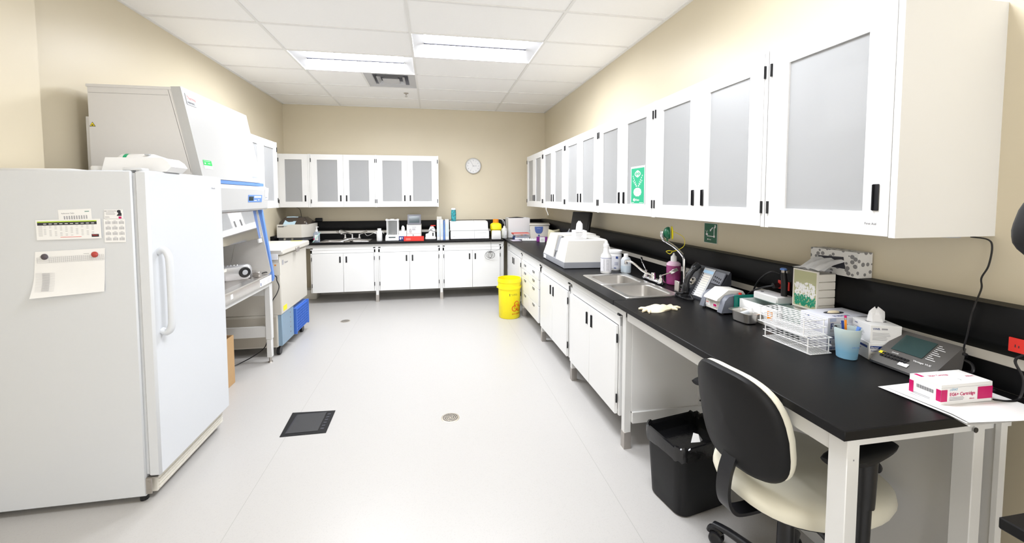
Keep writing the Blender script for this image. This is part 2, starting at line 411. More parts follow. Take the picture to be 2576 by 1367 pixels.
def base_unit(label, W=.9333-.042, kind='doors', hd=.62):
    """hung base cabinet. local frame: x width, -y to the room, z up; origin on the floor"""
    t = thing('base_cabinet', label, 'cabinet', group='white hung base cabinets')
    z0, z1 = .165, .79
    m = mb(WHITE).box(.0, .012, .02, hd, z0, z1).box(W-.012, W, .02, hd, z0, z1).box(0, W, .02, hd, z0, z0+.012).box(0, W, hd-.01, hd, z0, z1).box(0, W, .004, .02, .735, .782).box(.032, W-.032, .003, .02, .797, .8115)
    m.box(.0, .02, .004, .02, z0, .79).box(W-.02, W, .004, .02, z0, .79)
    m.box(.0, W, .0, .02, .782, .797)
    m.build('carcass', t)
    for a in (.002, W-.03): mb(BLACKP).box(a, a+.028, -.002, .006, .797, .808).build('hanging_clip', t)
    zt = .735
    if kind == 'doors':
        h = W/2
        for a, b, s in ((.022, h-.0015, 1), (h+.0015, W-.022, -1)):
            d = mb(WHITE).slab((a, .004, z0+.003), X_, Z_, b-a, zt-z0-.006, .020, .002).build('door', t)
            px = b-.042 if s > 0 else a+.042
            mm = mb(BLACKP); pull(mm, px, -.016, .597); mm.build('handle', d)
            hx = a-.006 if s > 0 else b+.006
            for hz in (.243, .625):
                mm = mb(BLACKP); hinge(mm, hx, -.004, hz); mm.build('hinge', d)
    else:
        zs = [z0, .352, .535, .635, zt]
        for c in range(2):
            a = .022 + c*(W-.044)/2 + .0015; b = a+(W-.044)/2-.003
            for i in range(4):
                d = mb(WHITE).slab((a, .004, zs[i]+.0015), X_, Z_, b-a, zs[i+1]-zs[i]-.003, .020, .002).build('drawer_front', t)
                hz = [.324, .51, .602, .70][i]-.012; cx = (a+b)/2
                mm = mb(BLACKP).prism([(cx-.045, hz+.016), (cx+.045, hz+.016), (cx+.045, hz-.006), (cx-.045, hz-.006)], 'y', -.0165, -.0195)
                mm.m(LGREY).slab((cx-.03, -.0196, hz+.002), X_, Z_, .06, .008, .002); mm.build('handle', d)
    return t
u0 = base_unit('x'); u1 = base_unit('x', kind='drawers'); u0['group'] = u1['group'] = 'white hung base cabinets'
first = u0; first_d = True
def place_base(y_or_x, side, label, proto=None):
    global first_d
    if proto is None:
        proto = u0
    t = proto if not proto.get('used') else dup(proto); proto['used'] = 1
    t['label'] = label
    if side == 'R': t.location = (XG, y_or_x+M-.0, 0); t.rotation_euler = (0, 0, -PI/2)
    else: t.location = (y_or_x+.042, YG, 0); t.rotation_euler = (0, 0, 0)
    return t
place_base(YL, 'R', 'two-door white base cabinet under the twin steel sink')
place_base(YL+M, 'R', 'two-door white base cabinet left of the sink cabinet, beside the drawers')
place_base(YL+2*M, 'R', 'white base cabinet with two columns of four drawers', u1)
place_base(YL+3*M, 'R', 'far two-door white base cabinet behind the yellow bucket, in the corner')
place_base(XB-M, 'B', 'two-door white base cabinet beside the chest freezer, under the far sink')
place_base(XB, 'B', 'two-door white base cabinet in the middle of the back bench')
place_base(XB+M, 'B', 'two-door white base cabinet with a cord hanging in front, right end of back bench')
for o in (u0, u1):
    if 'used' in o: del o['used']
for o in list(bpy.data.objects):
    if 'used' in o: del o['used']

# bench frames
def leg(m, x, y, s=.04, z1=.859, y2=None):
    m.box(x, x+s, y, y+s, .1, z1)
fr = thing('lab_bench', 'white steel bench stand with square legs carrying the right-hand worktop', 'bench', (XG, YL, 0))
for i in range(5):
    y = (i*M if i < 4 else 3.86)-.03
    for x in (0, .60):
        l = mb(FRAME).slab((x, y-.008, .1), X_, Y_, .042, .04, .759, .002).build('leg', fr)
        mb(STEELD).slab((x-.002, y-.010, 0), X_, Y_, .046, .044, .104, .001).build('foot_sleeve', l)
m = mb(FRAME).box(.002, .040, -.038, 3.84, .812, .859).box(.6, .64, -.02, 3.84, .812, .859); m.build('rail', fr)
# knee-hole desk frame
yd = .925; DY = YL-yd
df = thing('knee_hole_desk', 'white steel knee-hole desk stand at the near end of the right bench', 'desk', (XG, yd, 0))
m = mb(FRAME).slab((0, -.02, 0), X_, Y_, .042, .055, .859, .002).m(INK).box(.02, .024, -.0205, -.02, .79, .794); m.build('leg', df)
m = mb(FRAME).slab((.45, -.02, 0), X_, Y_, .04, .05, .859, .002); m.m(BLACKP).cyl((.452, -.0205, .835), (.452, -.022, .835), .008, 14); m.build('leg', df)
mb(FRAME).box(.003, .035, .035, DY-.05, .795, .859).box(.035, .6, -.015, .02, .83, .859).build('rail', df)
sp = thing('end_board', 'white side panel of the sink cabinet facing the knee hole', 'panel', (XG, YL-.045, 0))
mb(WHITE).box(.042, .50, .0, .012, .225, .85).build('panel', sp)
mb(FRAME).slab((.042, -.012, .165), X_, Y_, .50, .03, .07, .002).build('bottom_rail', sp)
m = mb(FRAME).slab((.48, -.012, .235), X_, Y_, .04, .03, .6, .002); m.m(BLACKP).cyl((.492, -.0125, .27), (.492, -.014, .27), .006, 10); m.build('stile', sp)
ch = mb(mat('chase_panel', (.66, .65, .63), .45, noise=.02)).box(1.66, 1.675, .9, YL-.04, .10, .859)
ch.m(FRAME).box(1.655, 1.68, .893, .905, 0, .859).m(WPLAS).box(1.645, 1.66, .9, YL-.04, 0, .10)
tag(ch.build('modesty_board'), 'pale back panel closing the knee hole under the desk', 'panel')
bf = thing('lab_bench', 'white steel bench stand with steel feet carrying the back wall worktop', 'bench', (XB, YG, 0))
for i in range(-1, 3):
    xl = i*M-(.15 if i < 0 else 0)
    l = mb(FRAME).slab((xl-.001, 0, .1), X_, Y_, .042, .04, .759, .002).build('leg', bf)
    mb(STEELD).slab((xl-.003, -.002, 0), X_, Y_, .046, .044, .104, .001).build('foot_sleeve', l)
mb(FRAME).box(-1.40, 2*M+.04, .002, .04, .812, .859).box(-M, 2*M, .5, .54, .812, .859).build('rail', bf)

# worktops
def worktop(rects, z0, z1):
    m = mb(TOP)
    for x0, x1, y0, y1 in rects: m.box(x0, x1, y0, y1, z0, z1)
    return m
XF = 1.096
# near worktop with softly chamfered edge
wt = mb(TOP).slab((XF, .89, ZC-.03), X_, Y_, 1.842-XF, 2.318-.89, .03, .0025).build('worktop')
tag(wt, 'near black epoxy worktop at the desk end of the right bench', 'worktop', 'black worktops')
sx0, sx1, sy0, sy1 = 1.222, 1.585, 2.35, 3.12
ww = thing('worktop', 'long black epoxy worktop holding the twin sink along the right wall', 'worktop', (0, 0, 0), group='black worktops')
worktop([(XF, sx0, 2.321, YW), (sx1, 1.842, 2.321, YW), (sx0, sx1, 2.321, sy0), (sx0, sx1, sy1, YW)], ZC-.03, ZC).build('slab', ww)
bx0, bx1, by0, by1 = -1.62, -.93, 6.17, 6.52
ww = thing('worktop', 'black epoxy worktop along the back wall with the far sink', 'worktop', (0, 0, 0), group='black worktops')
worktop([(XL, bx0, YG-.03, YW), (bx1, 1.06, YG-.03, YW), (bx0, bx1, YG-.03, by0), (bx0, bx1, by1, YW)], ZC-.03, ZC).build('slab', ww)
# backsplashes and raceways
bs = thing('raceway', 'black two-tier backsplash and service raceway along the right wall', 'raceway', (XR-.001, 0, 0))
mb(RACE).box(-.05, 0, .62, YW-.052, ZC, .972).build('backsplash', bs)
mb(BEIGE).box(-.047, 0, .62, YW-.05, .972, 1.006).build('gap_strip', bs)
mb(RACE).prism([(0, 1.006), (-.046, 1.006), (-.086, 1.045), (-.090, 1.052), (-.090, 1.095), (-.080, 1.165), (-.074, 1.172), (0, 1.172)], 'y', .62, YW-.094).build('duct_cover', bs)
bs = thing('raceway', 'black two-tier backsplash and service raceway along the back wall', 'raceway', (0, YW-.001, 0))
mb(RACE).box(XL+.052, XR-.002, -.05, 0, ZC, .975).build('backsplash', bs)
mb(BEIGE).box(XL+.002, XR-.05, -.047, 0, .975, 1.015).build('gap_strip', bs)
mb(RACE).prism([(0, 1.015), (-.046, 1.015), (-.086, 1.045), (-.090, 1.052), (-.090, 1.10), (-.080, 1.160), (-.074, 1.165), (0, 1.165)], 'x', XL+.002, XR-.002).build('duct_cover', bs)
bs = tag(mb(RACE).box(XL, XL+.05, 6.1, YW-.05, ZC, .99).build('backsplash'), 'short black backsplash on the left wall behind the shaker', 'backsplash')

# ---------------------------------------------------------------- wall cabinets
ZU0, ZU1 = 1.392, 2.172
def wall_unit(label, W, doors=2, handed=1):
    """local: x width, front at y=0 facing -y, depth .4"""
    t = thing('wall_cabinet', label, 'cabinet', group='white wall cabinets')
    D = .40; h = ZU1-ZU0
    m = mb(WHITE).box(0, .018, .0, D, 0, h).box(W-.018, W, .0, D, 0, h).box(.018, W-.018, .001, D-.01, 0.001, .02).box(.018, W-.018, .001, D-.01, h-.02, h-.001).box(.018, W-.018, D-.01, D-.001, .001, h-.001)
    if doors == 2: m.box(W/2-.015, W/2+.015, .001, .015, .02, h-.02)
    m.box(0, .0195, -.018, 0, 0, h).box(W-.0195, W, -.018, 0, 0, h)
    m.build('carcass', t)
    mb(WHITE).box(.018, W-.018, .03, D-.012, .385, .403).build('shelf', t)
    w = (W-.04)/doors
    for i in range(doors):
        a = .02+i*w+.001; b = a+w-.002; f = .082; zb, zt = .086, h-.083
        m = mb(WHITE).box(a, a+f, -.02, 0, .004, h-.004).box(b-f, b, -.02, 0, .004, h-.004).box(a+f, b-f, -.02, 0, .004, zb).box(a+f, b-f, -.02, 0, zt, h-.004)
        d = m.build('door', t)
        mb(FROST).box(a+f-.003, b-f+.003, -.012, -.008, zb-.003, zt+.003).build('glass_pane', d)
        left = (i == 0) if doors == 2 else handed > 0     # hinged on the left
        px = b-.040 if left else a+.040
        mm = mb(BLACKP); pull(mm, px, -.020, .088, .021, .09); mm.build('handle', d)
        hx = a-.006 if left else b+.006
        for hz in (.062, .664):
            mm = mb(BLACKP); hinge(mm, hx, -.019, hz); mm.build('hinge', d)
    return t
wd = wall_unit('x', M-.001); ws = wall_unit('x', .522, 1, 1); wb = wall_unit('x', .434, 1, 1)
ws.location = (1.492, 1.588, ZU0); ws.rotation_euler = (0, 0, -PI/2); ws['label'] = 'single-door wall cabinet with frosted glass, nearest on the right wall'
wb.location = (-2.205, 6.325, ZU0); wb['label'] = 'single-door wall cabinet with brown contents, left corner of the back wall'
nm = ['two-door wall cabinet second from the near end of the right wall', 'two-door wall cabinet on the right wall bearing the green eye wash sign',
      'two-door wall cabinet just beyond the eye wash sign', 'two-door wall cabinet with the paper strip hanging under it', 'two-door wall cabinet furthest away on the right wall']
for i in range(5):
    t = wd if i == 0 else dup(wd); t.location = (1.492, 1.5915+(i+1)*M-.0, ZU0); t.rotation_euler = (0, 0, -PI/2); t['label'] = nm[i]
for i, x in enumerate((-1.768, -.845)):
    t = dup(wd); t.location = (x, 6.325, ZU0); t.rotation_euler = (0, 0, 0)
    t['label'] = ['two-door wall cabinet in the middle of the back wall row', 'two-door wall cabinet at the clock end of the back wall row'][i]
for i in range(1):
    t = dup(wd); t.location = (-1.85, 4.315, ZU0+.02); t.rotation_euler = (0, 0, PI/2)
    t['label'] = 'two-door wall cabinet on the left wall behind the safety cabinet'
# sides of the wb single: handle right, hinge hidden in the corner
# blurred contents behind frosted doors
def content(name, label, cat, mm, x0, x1, y0, y1, z0, z1):
    tag(mb(mm).slab((x0, y0, z0), X_, Y_, x1-x0, y1-y0, z1-z0, .003).build(name), label, cat)
BRN = mat('brown_box', (.30, .20, .14), .8, noise=.05)
content('storage_box', 'brown carton seen dimly behind frosted glass, back corner cabinet upper shelf', 'box', BRN, -2.15, -1.86, 6.45, 6.66, ZU0+.404, ZU0+.70)
content('storage_box', 'brown carton seen dimly behind frosted glass, back corner cabinet bottom', 'box', BRN, -2.14, -1.80, 6.44, 6.66, ZU0+.021, ZU0+.30)
content('storage_box', 'white carton seen dimly behind the nearest frosted door, upper shelf', 'box', WPLAS, 1.56, 1.8, 1.12, 1.40, ZU0+.404, ZU0+.62)

# prints on the right wall cabinets
tg = mb(INK)
tg.text('First Aid', (.428, -.0203, .040), X_, Z_, .011)
tg.build('cabinet_lettering', ws)
# ================================================================ LEFT SIDE
# ---------------------------------------------------------------- upright freezer
off0()
f = wthing('upright_freezer', 'tall white single-door freezer with papers on its side, nearest at left', 'freezer', (-1.78, 2.58, 0))
FY0, FY1 = 2.229, 2.925
m = mb(FRIDGE).slab((-2.13, FY0, .03), X_, Y_, 2.13-1.432, FY1-FY0, 1.632, .006).build('body', f)
d = mb(FRIDGE).slab((-1.420, FY0-.001, .13), X_, Y_, .058, FY1-FY0+.002, 1.533, .010).build('door', f)
mb(FRIDGE).box(-1.432, -1.420, FY0+.012, FY1-.01, .14, 1.65).build('gasket', f)
m = mb(FRIDGE, True).tube(smooth_pts([(-1.364, 2.285, .858), (-1.338, 2.282, .848), (-1.318, 2.280, .872), (-1.312, 2.280, .935), (-1.312, 2.280, 1.18), (-1.318, 2.280, 1.242), (-1.338, 2.282, 1.268), (-1.364, 2.285, 1.258)], 5), .017, 10)
m.build('handle', d)
m = mb(CREAM).box(-1.44, -1.40, FY0+.03, FY1-.02, .035, .115)
for i in range(4): m.box(-1.4, -1.394, FY0+.04, FY1-.03, .045+i*.018, .053+i*.018)
m.build('kick_grille', f)
m = mb(STEELD).box(-1.431, -1.405, FY0-.003, FY0+.001, .045, .125).cyl((-1.418, FY0-.006, .105), (-1.418, FY0, .105), .006, 10).cyl((-1.418, FY0-.006, .07), (-1.418, FY0, .07), .006, 10)
m.box(-1.43, -1.38, FY0, FY0+.03, .122, .127).build('hinge', f)
mb(FRIDGE).slab((-1.47, FY0+.004, 1.662), X_, Y_, .085, .05, .012, .003).build('hinge_cover', f)
for y in (FY0+.03, FY1-.03):
    for x in (-1.46, -2.10): mb(BLACKP).cyl((x, y, 0), (x, y, .03), .018, 12).build('foot', f)
mb(INKL).text('Woods', (-1.3615, 2.80, 1.585), Y_, Z_, .014).build('badge_lettering', f)
off0()
# papers and magnets on the freezer side
yP = FY0-.0012
def rotz_(a): return V((math.cos(a), 0, math.sin(a))), V((-math.sin(a), 0, math.cos(a)))
a, b = rotz_(math.radians(2.5))
t = wthing('paper_sheet', 'pale printed sheet tucked behind the magnetic chart on the freezer side', 'paper', (-1.73, yP, 1.40))
mb(PAPER).slab((-1.735, yP+.0004, 1.40), a, b, .135, .073, .0004).build('sheet', t)
m = mb(INKL).text('Reference Table', (-1.725, yP-.0001, 1.453), a, b, .008)
for i in range(10): m.slab(V((-1.715, yP-.0002, 1.427))+a*(i*.010), a, b, .005, .017, .0003)
m.m(TEAL).slab((-1.63, yP-.0001, 1.464), a, b, .018, .003, .0003).build('print', t)
t = wthing('magnetic_chart', 'wide laminated chart with black header and green stripe on the freezer side', 'chart', (-1.70, yP, 1.33))
a, b = rotz_(math.radians(1.0))
o = V((-1.826, yP-.0016, 1.332))
mb(PAPER).slab(o, a, b, .262, .094, .0012).build('sheet', t)
m = mb(DARK).slab(o+a*.006+b*.068-Y_*.0013, a, b, .240, .014, .0003)
m.m(mat('lime', (.45, .65, .05), .5)).slab(o+a*.006+b*.082-Y_*.0013, a, b, .240, .005, .0003)
m.m(INKL)
for c in range(11):
    for r in range(8):
        if (c*7+r*5) % 6 or c == 0: m.slab(o+a*(.009+c*.0215)+b*(.062-r*.0062)-Y_*.0013, a, b, .016 if c == 0 else .009, .0014, .0003)
m.m(WPLAS)
for c in range(1, 11): m.slab(o+a*(.009+c*.0215)+b*.073-Y_*.0018, a, b, .012, .003, .0003)
m.m(DARK).slab(o+a*.222+b*.008-Y_*.0013, a, b, .030, .013, .0003)
m.m(RED).text('Thermo', o+a*.225+b*.014-Y_*.0018, a, b, .007).slab(o+a*.095+b*.010-Y_*.0013, a, b, .085, .0018, .0003)
m.build('print', t)
t = wthing('magnet_calendar', 'small year calendar with business card magnet on the freezer side', 'calendar', (-1.51, yP, 1.37))
mb(PAPER).box(-1.549, -1.470, yP-.0012, yP, 1.428, 1.473).box(-1.553, -1.464, yP-.0012, yP, 1.316, 1.429).build('sheet', t)
m = mb(INK).text('BEV COCHLOW', (-1.5475, yP-.0014, 1.464), X_, Z_, .0068)
m.m(INKL).lines((-1.542, yP-.0013, 1.449), X_, Z_, .04, 3, .0045, .0016).lines((-1.547, yP-.0013, 1.434), X_, Z_, .02, 3, .003, .001)
for r in range(4):
    for c in range(3):
        x, z = -1.546+c*.028, 1.325+r*.0262
        m.slab((x+.006, yP-.0013, z+.0155), X_, Z_, .010, .0016, .0003)
        for q in range(7): m.slab((x+q*.0032, yP-.0013, z), X_, Z_, .0016, .013, .0002)
m.build('print', t)
m = mb(DARK).prism([(-1.498, 1.443), (-1.477, 1.443), (-1.477, 1.455), (-1.481, 1.461), (-1.480, 1.468), (-1.487, 1.472), (-1.495, 1.469), (-1.496, 1.462), (-1.490, 1.456)], 'y', yP-.0012, yP-.0016)
m.m(PINK).slab((-1.490, yP-.0013, 1.430), X_, Z_, .012, .010, .0003).build('picture', t)
t = wthing('record_sheet', 'large white log sheet with grid held by two round magnets', 'paper', (-1.71, yP, 1.06))
NR = 12; rr = []
for i in range(NR+1):
    u = i/NR; z = 1.277-u*.218; row = []
    for j in range(9):
        v = j/8; x = (-1.838-.019*u) + v*(.284+.009*u+.0)
        curl = .018*max(0, u-.55)**1.5*(1.2-v)*3
        row.append((x, yP-.0004-curl, z+.012*v*(1-u)+.020*v*u))
    rr.append(row)
mb(PAPER, True).add([p for r in rr for p in r], [(i*9+j, (i+1)*9+j, (i+1)*9+j+1, i*9+j+1) for i in range(NR) for j in range(8)]).build('sheet', t)
m = mb(INKL); a, b = rotz_(math.radians(2.2)); o = V((-1.832, yP-.0009, 1.222))
for i in range(7): m.slab(o+a*.0+b*i*.0045, a, b, .272, .0005, .0003)
for i in range(28): m.slab(o+a*(.048+i*.0083), a, b, .0005, .027, .0003)
m.slab(o, a, b, .0006, .027, .0003)
m.m(INK).lines(o+a*.012+b*.031-Y_*.0001, a, b, .045, 1, .01, .0016).lines(o+a*.19+b*.034, a, b, .03, 1, .01, .0012)
for i in range(18):
    zz = 1.175-i*.0050; u = (1.277-zz)/.218; yy = yP-.0012-.018*max(0, u-.55)**1.5*3.4
    m.m(INKL).slab((-1.842, yy, zz), X_, Z_, .078, .0005, .0003)
    if i: m.slab((-1.815, yy, zz+.002), X_, Z_, .03, .0012, .0003)
m.build('print', t)
for x, z, mm, lb in ((-1.801, 1.253, mat('magnet_grey', (.09, .075, .09), .35, noise=.2, nscale=300), 'round dark grey magnet at the upper left of the log sheet'), (-1.597, 1.259, mat('magnet_red', (.45, .06, .05), .3, noise=.15, nscale=200), 'round red magnet at the upper right of the log sheet')):
    off0(); o = mb(mm, True).lathe((0, 0, 0), [(.014, 0), (.014, .003), (.010, .006), (0, .007)], 24, -Y_).build('magnet'); o.location = (x, yP-.0012, z)
    tag(o, lb, 'magnet')

# white dispenser lying on the freezer
t = wthing('soap_dispenser', 'white plastic dispenser lying on top of the upright freezer', 'dispenser', (-1.52, 2.42, 1.662))
m = mb(WPLAS).prism([(-1.645, 1.6635), (-1.625, 1.735), (-1.37, 1.735), (-1.345, 1.715), (-1.33, 1.69), (-1.355, 1.6635)], 'y', 2.36, 2.50)
m.build('body', t)
m = mb(WPLAS, True).tube([(-1.60, 2.43, 1.715), (-1.585, 2.43, 1.722), (-1.45, 2.43, 1.722), (-1.38, 2.43, 1.715)], [.030, .038, .038, .02], 24)
m.build('refill_bottle', t)
mb(GREEN, True).tube([(-1.572, 2.43, 1.722), (-1.555, 2.43, 1.722)], .0385, 24, False).m(LGREY).box(-1.47, -1.45, 2.392, 2.41, 1.752, 1.757).build('label_band', t)
t = wthing('round_cap', 'flat round white cap on the freezer top beside the dispenser', 'tub', (-1.69, 2.42, 1.662))  # loose flat cap, built as a low round tub
mb(WPLAS, True).lathe((-1.69, 2.42, 1.6622), [(.034, 0), (.036, .005), (.036, .026), (.032, .031), (0, .031)], 24).build('tub', t)
t = wthing('white_tray', 'flat white tray lying on the rear of the freezer top', 'tray', (-1.85, 2.45, 1.662))
mb(WPLAS).slab((-2.06, 2.30, 1.6622), X_, Y_, .33, .42, .010, .004).build('tray', t)

# ---------------------------------------------------------------- biosafety cabinet
h = wthing('safety_cabinet', 'large white biosafety cabinet with sloping front and blue trim on a stand', 'safety cabinet', (-1.80, 3.5, 0))
HY0, HY1 = 3.0, 3.94
prof = [(-2.144, 1.42), (-2.144, 2.235), (-1.675, 2.245), (-1.56, 1.68), (-1.56, 1.42)]
mb(HOODG).prism(prof, 'y', HY0, HY1).box(-2.15, -1.672, HY0-.004, HY1+.004, 2.235, 2.252).build('upper_housing', h)
m = mb(mat('seam_shade', (.30, .29, .28), .6)).box(-2.14, -1.69, HY0-.0006, HY0, 2.198, 2.200); a_ = V((-1.690, HY0, 2.235)); b_ = V((-1.575, HY0, 1.70)); d_ = (b_-a_).normalized(); m.slab(a_, d_, V((-d_.z, 0, d_.x))*-1, (b_-a_).length, .002, -.0008 if False else .0008)
m.build('seam', h)
m = mb(DARK).prism([(-2.142, 1.985), (-2.108, 1.985), (-2.125, 2.014)], 'y', HY0-.0004, HY0-.0012); m.m(mat('yellow_label', 'ffffff')).prism([(-2.138, 1.9875), (-2.112, 1.9875), (-2.125, 2.010)], 'y', HY0-.0012, HY0-.0018); m.m(DARK).box(-2.130, -2.120, HY0-.0024, HY0-.0018, 1.990, 1.996); m.build('warning_triangle', h)
mb(HOODG).box(-2.175, -2.144, HY0+.02, HY1-.02, 1.2, 2.05).build('rear_duct', h)
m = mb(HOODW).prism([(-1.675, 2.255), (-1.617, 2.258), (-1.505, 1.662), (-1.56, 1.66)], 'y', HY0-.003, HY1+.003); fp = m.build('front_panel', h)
n = V((1, 0, .19)).normalized(); b2 = V((-.19, 0, 1)).normalized()
def onf(y, z, off=.0008):      # point on the sloping front
    return V((-1.617+(2.258-z)*.188+off, y, z))
m = mb(LGREY).slab(onf(3.025, 2.150), Y_, b2, .105, .075, .002)
m.m(PAPER).slab(onf(3.028, 2.180, .0031), Y_, b2, .099, .042, .0004); m.m(RED).text('Thermo', onf(3.030, 2.187, .0038), Y_, b2, .032); m.m(DARK).text('SCIENTIFIC', onf(3.032, 2.160, .0034), Y_, b2, .0165); m.build('badge', fp)
m = mb(WPLAS).slab(onf(3.045, 1.728), Y_, b2, .105, .060, .0006)
m.m(mat('label_green', (.03, .55, .12), .4)).slab(onf(3.045, 1.752, .0016), Y_, b2, .105, .036, .0005)
m.m(WPLAS).slab(onf(3.052, 1.779, .0024), Y_, b2, .08, .002, .0004).slab(onf(3.057, 1.760, .0024), Y_, b2, .014, .010, .0004).slab(onf(3.10, 1.764, .0024), Y_, b2, .03, .004, .0004); m.build('green_label', fp)
m = mb(PAPER).slab(onf(3.80, 1.80), Y_, b2, .08, .16, .0005); m.m(INKL).lines(onf(3.81, 1.815, .0014), Y_, b2, .06, 11, .0125, .003); m.build('paper_label', fp)
mb(mat('pale_blue_print', (.45, .52, .70), .5)).text('1300 SERIES A2', onf(3.76, 1.700), Y_, b2, .020).build('series_lettering', fp)
mb(BLUE).box(-1.56, -1.498, HY0, 3.952, 1.633, 1.658).build('trim_strip', h)
m = mb(HOODW).prism([(-1.6, 1.63), (-1.50, 1.63), (-1.478, 1.60), (-1.490, 1.44), (-1.505, 1.425), (-1.6, 1.425)], 'y', HY0-.01, 4.005); hd = m.build('control_head', h)
yy = V((-.075, 0, -1)).normalized()*-1
def onh(y, z, off=.0008): return V((-1.478-(1.60-z)*.075+off, y, z))
m = mb(BLUE).slab(onh(3.60, 1.495), Y_, V((.075, 0, 1)), .265, .06, .0015); m.m(SCREEN).slab(onh(3.61, 1.507, .0025), Y_, V((.075, 0, 1)), .085, .035, .0006)
m.m(WPLAS)
for i in range(6): m.slab(onh(3.71+i*.023, 1.530, .0025), Y_, V((.075, 0, 1)), .017, .017, .0006)
m.slab(onh(3.71, 1.505, .0025), Y_, V((.075, 0, 1)), .05, .006, .0006).slab(onh(3.79, 1.508, .0025), Y_, V((.075, 0, 1)), .02, .009, .0006).build('key_panel', hd)
m = mb(WPLAS).slab(onh(3.925, 1.515), Y_, V((.075, 0, 1)), .075, .105, .0008); m.m(BLUE).slab(onh(3.935, 1.525, .0016), Y_, V((.075, 0, 1)), .008, .016, .0004).m(INK).slab(onh(3.948, 1.53, .0016), Y_, V((.075, 0, 1)), .035, .006, .0004).build('side_label', hd)
# work chamber
SIDE = mat('chamber_wall', (.62, .60, .57), .35, noise=.03)
for y in (3.015, 3.985): mb(SIDE).prism([(-2.14, .80), (-2.14, 1.425), (-1.565, 1.425), (-1.47, .86), (-1.50, .80)], 'y', y-.012, y+.012).build('side_wall', h)
m = mb(SIDE).box(-2.144, -2.125, 3.03, 3.97, .80, 1.425)
m.m(INKL)
for i in range(7): m.box(-2.126, -2.120, 3.18+i*.11, 3.24+i*.11, 1.20, 1.31)
m.build('back_wall', h)
for y in (3.02, 4.000):
    mb(BLUE).prism([(-1.575, 1.425), (-1.535, 1.425), (-1.452, .80), (-1.462, .765), (-1.487, .765), (-1.495, .80)], 'y', y-.016, y+.016).build('sash_rail', h)
gl = mb(mat('sash_glass', (.80, .80, .80), .03, trans=.93, ior=1.3, noise=.01))
gl.slab((-1.575, 3.045, 1.415), Y_, V((.15, 0, -1)).normalized(), .93, .25, -.005); s_ = gl.build('sash', h)
mb(WPLAS).slab((-1.532, 3.90, 1.165), Y_, V((.15, 0, -1)).normalized(), .06, .035, .012).build('sash_grip', s_)
ws_ = mb(STEELD).box(-2.12, -1.50, 3.03, 3.975, .800, .832).build('work_surface', h)
mb(STEEL).prism([(-1.56, .834), (-1.53, .836), (-1.475, .838), (-1.465, .825), (-1.465, .762), (-1.56, .762)], 'y', 3.035, 4.035).build('armrest', h)
m = mb(PAPER).slab((-1.4645, 3.72, .765), Y_, Z_, .25, .062, .0006); m.m(NAVY).slab((-1.4636, 3.735, .772), Y_, Z_, .012, .026, .0004); m.m(INKL).lines((-1.4636, 3.76, .775), Y_, Z_, .08, 6, .007, .002).lines((-1.4636, 3.87, .775), Y_, Z_, .08, 6, .007, .002); m.build('printed_label', h)
mb(PAPER).slab((-1.4645, 3.215, .785), Y_, Z_, .035, .035, .0006).build('small_label', h)
mb(FRAME).box(-2.12, -1.50, 3.02, 4.03, .735, .762).box(-1.53, -1.49, 3.02, 4.03, .72, .762).build('stand_top', h)
for x in (-2.09, -1.535):
    for y in (3.03, 3.985):
        l = mb(FRAME).slab((x, y, .22), X_, Y_, .05, .055, .52, .004).build('stand_leg', h)
        mb(FRAME).slab((x+.004, y+.004, .05), X_, Y_, .042, .047, .17, .003).build('inner_sleeve', l)
        mb(STEELD).cyl((x+.025, y+.028, 0), (x+.025, y+.028, .05), .012, 12).lathe((x+.025, y+.028, 0), [(.022, 0), (.018, .008)], 14).build('levelling_foot', l)
mb(FRAME).box(-2.05, -1.53, 4.0, 4.02, .63, .70).box(-2.05, -1.53, 4.0, 4.02, .24, .34).box(-2.09, -2.06, 3.08, 3.98, .24, .30).build('crossbar', h)
# things standing in the chamber
t = wthing('radio', 'silver portable radio with black speaker inside the safety cabinet', 'radio', (-1.72, 3.62, .812))
R0 = (-1.655, 3.77, .8325)
m = mb(mat('radio_silver', (.55, .55, .56), .3, metal=.6, noise=.02)).rbox((R0[0]-.02, R0[1], R0[2]), .24, .11, [(0, .9), (.01, 1), (.085, 1), (.110, (.94, .9)), (.122, (.85, .6))], .035, math.radians(40)); m.build('body', t)
ca, sa = math.cos(math.radians(40)), math.sin(math.radians(40))
def rl(x, y, z): return V((R0[0]-.02+x*ca-y*sa, R0[1]+x*sa+y*ca, R0[2]+z))
ax = V((sa, -ca, 0))
m = mb(BLACKP, True)
for q in (1,):
    m.lathe(rl(.055, -.053, .060), [(.045, 0), (.045, .006), (.034, .010), (0, .006)], 24, ax)
m.build('speaker', t); mb(LGREY, True).lathe(rl(.055, -.063, .060), [(.022, 0), (.020, .004), (0, .005)], 20, ax).build('speaker_cone', t)
mb(CHROME).cyl(rl(-.03, .02, .11), rl(.04, .05, .40), .0018, 6).build('antenna', t)
m = mb(CHROME)
for i in range(4): m.cyl(rl(-.06+i*.025, -.01, .120), rl(-.06+i*.025, -.01, .128), .006, 8)
m.build('buttons', t)
t = wthing('plastic_tub', 'cream plastic tub with wide rim inside the safety cabinet', 'tub', (-1.72, 3.36, .812))
mb(CREAM).rbox((-1.72, 3.36, .8325), .24, .22, [(0, .82), (.12, .95), (.122, 1.05), (.14, 1.06), (.14, .9), (.12, .88), (.02, .78)], .03).build('tub', t)
t = wthing('steel_block', 'small square steel block on the safety cabinet worktop', 'block', (-1.56, 3.60, .812))
mb(STEELD).slab((-1.55, 3.79, .8505), X_, Y_, .055, .055, .035, .003).box(-1.545, -1.50, 3.795, 3.84, .8385, .8505).build('block', t)
t = wthing('steel_tray', 'folded steel cover lying at the far end of the safety cabinet worktop', 'tray', (-1.6, 3.84, .812))
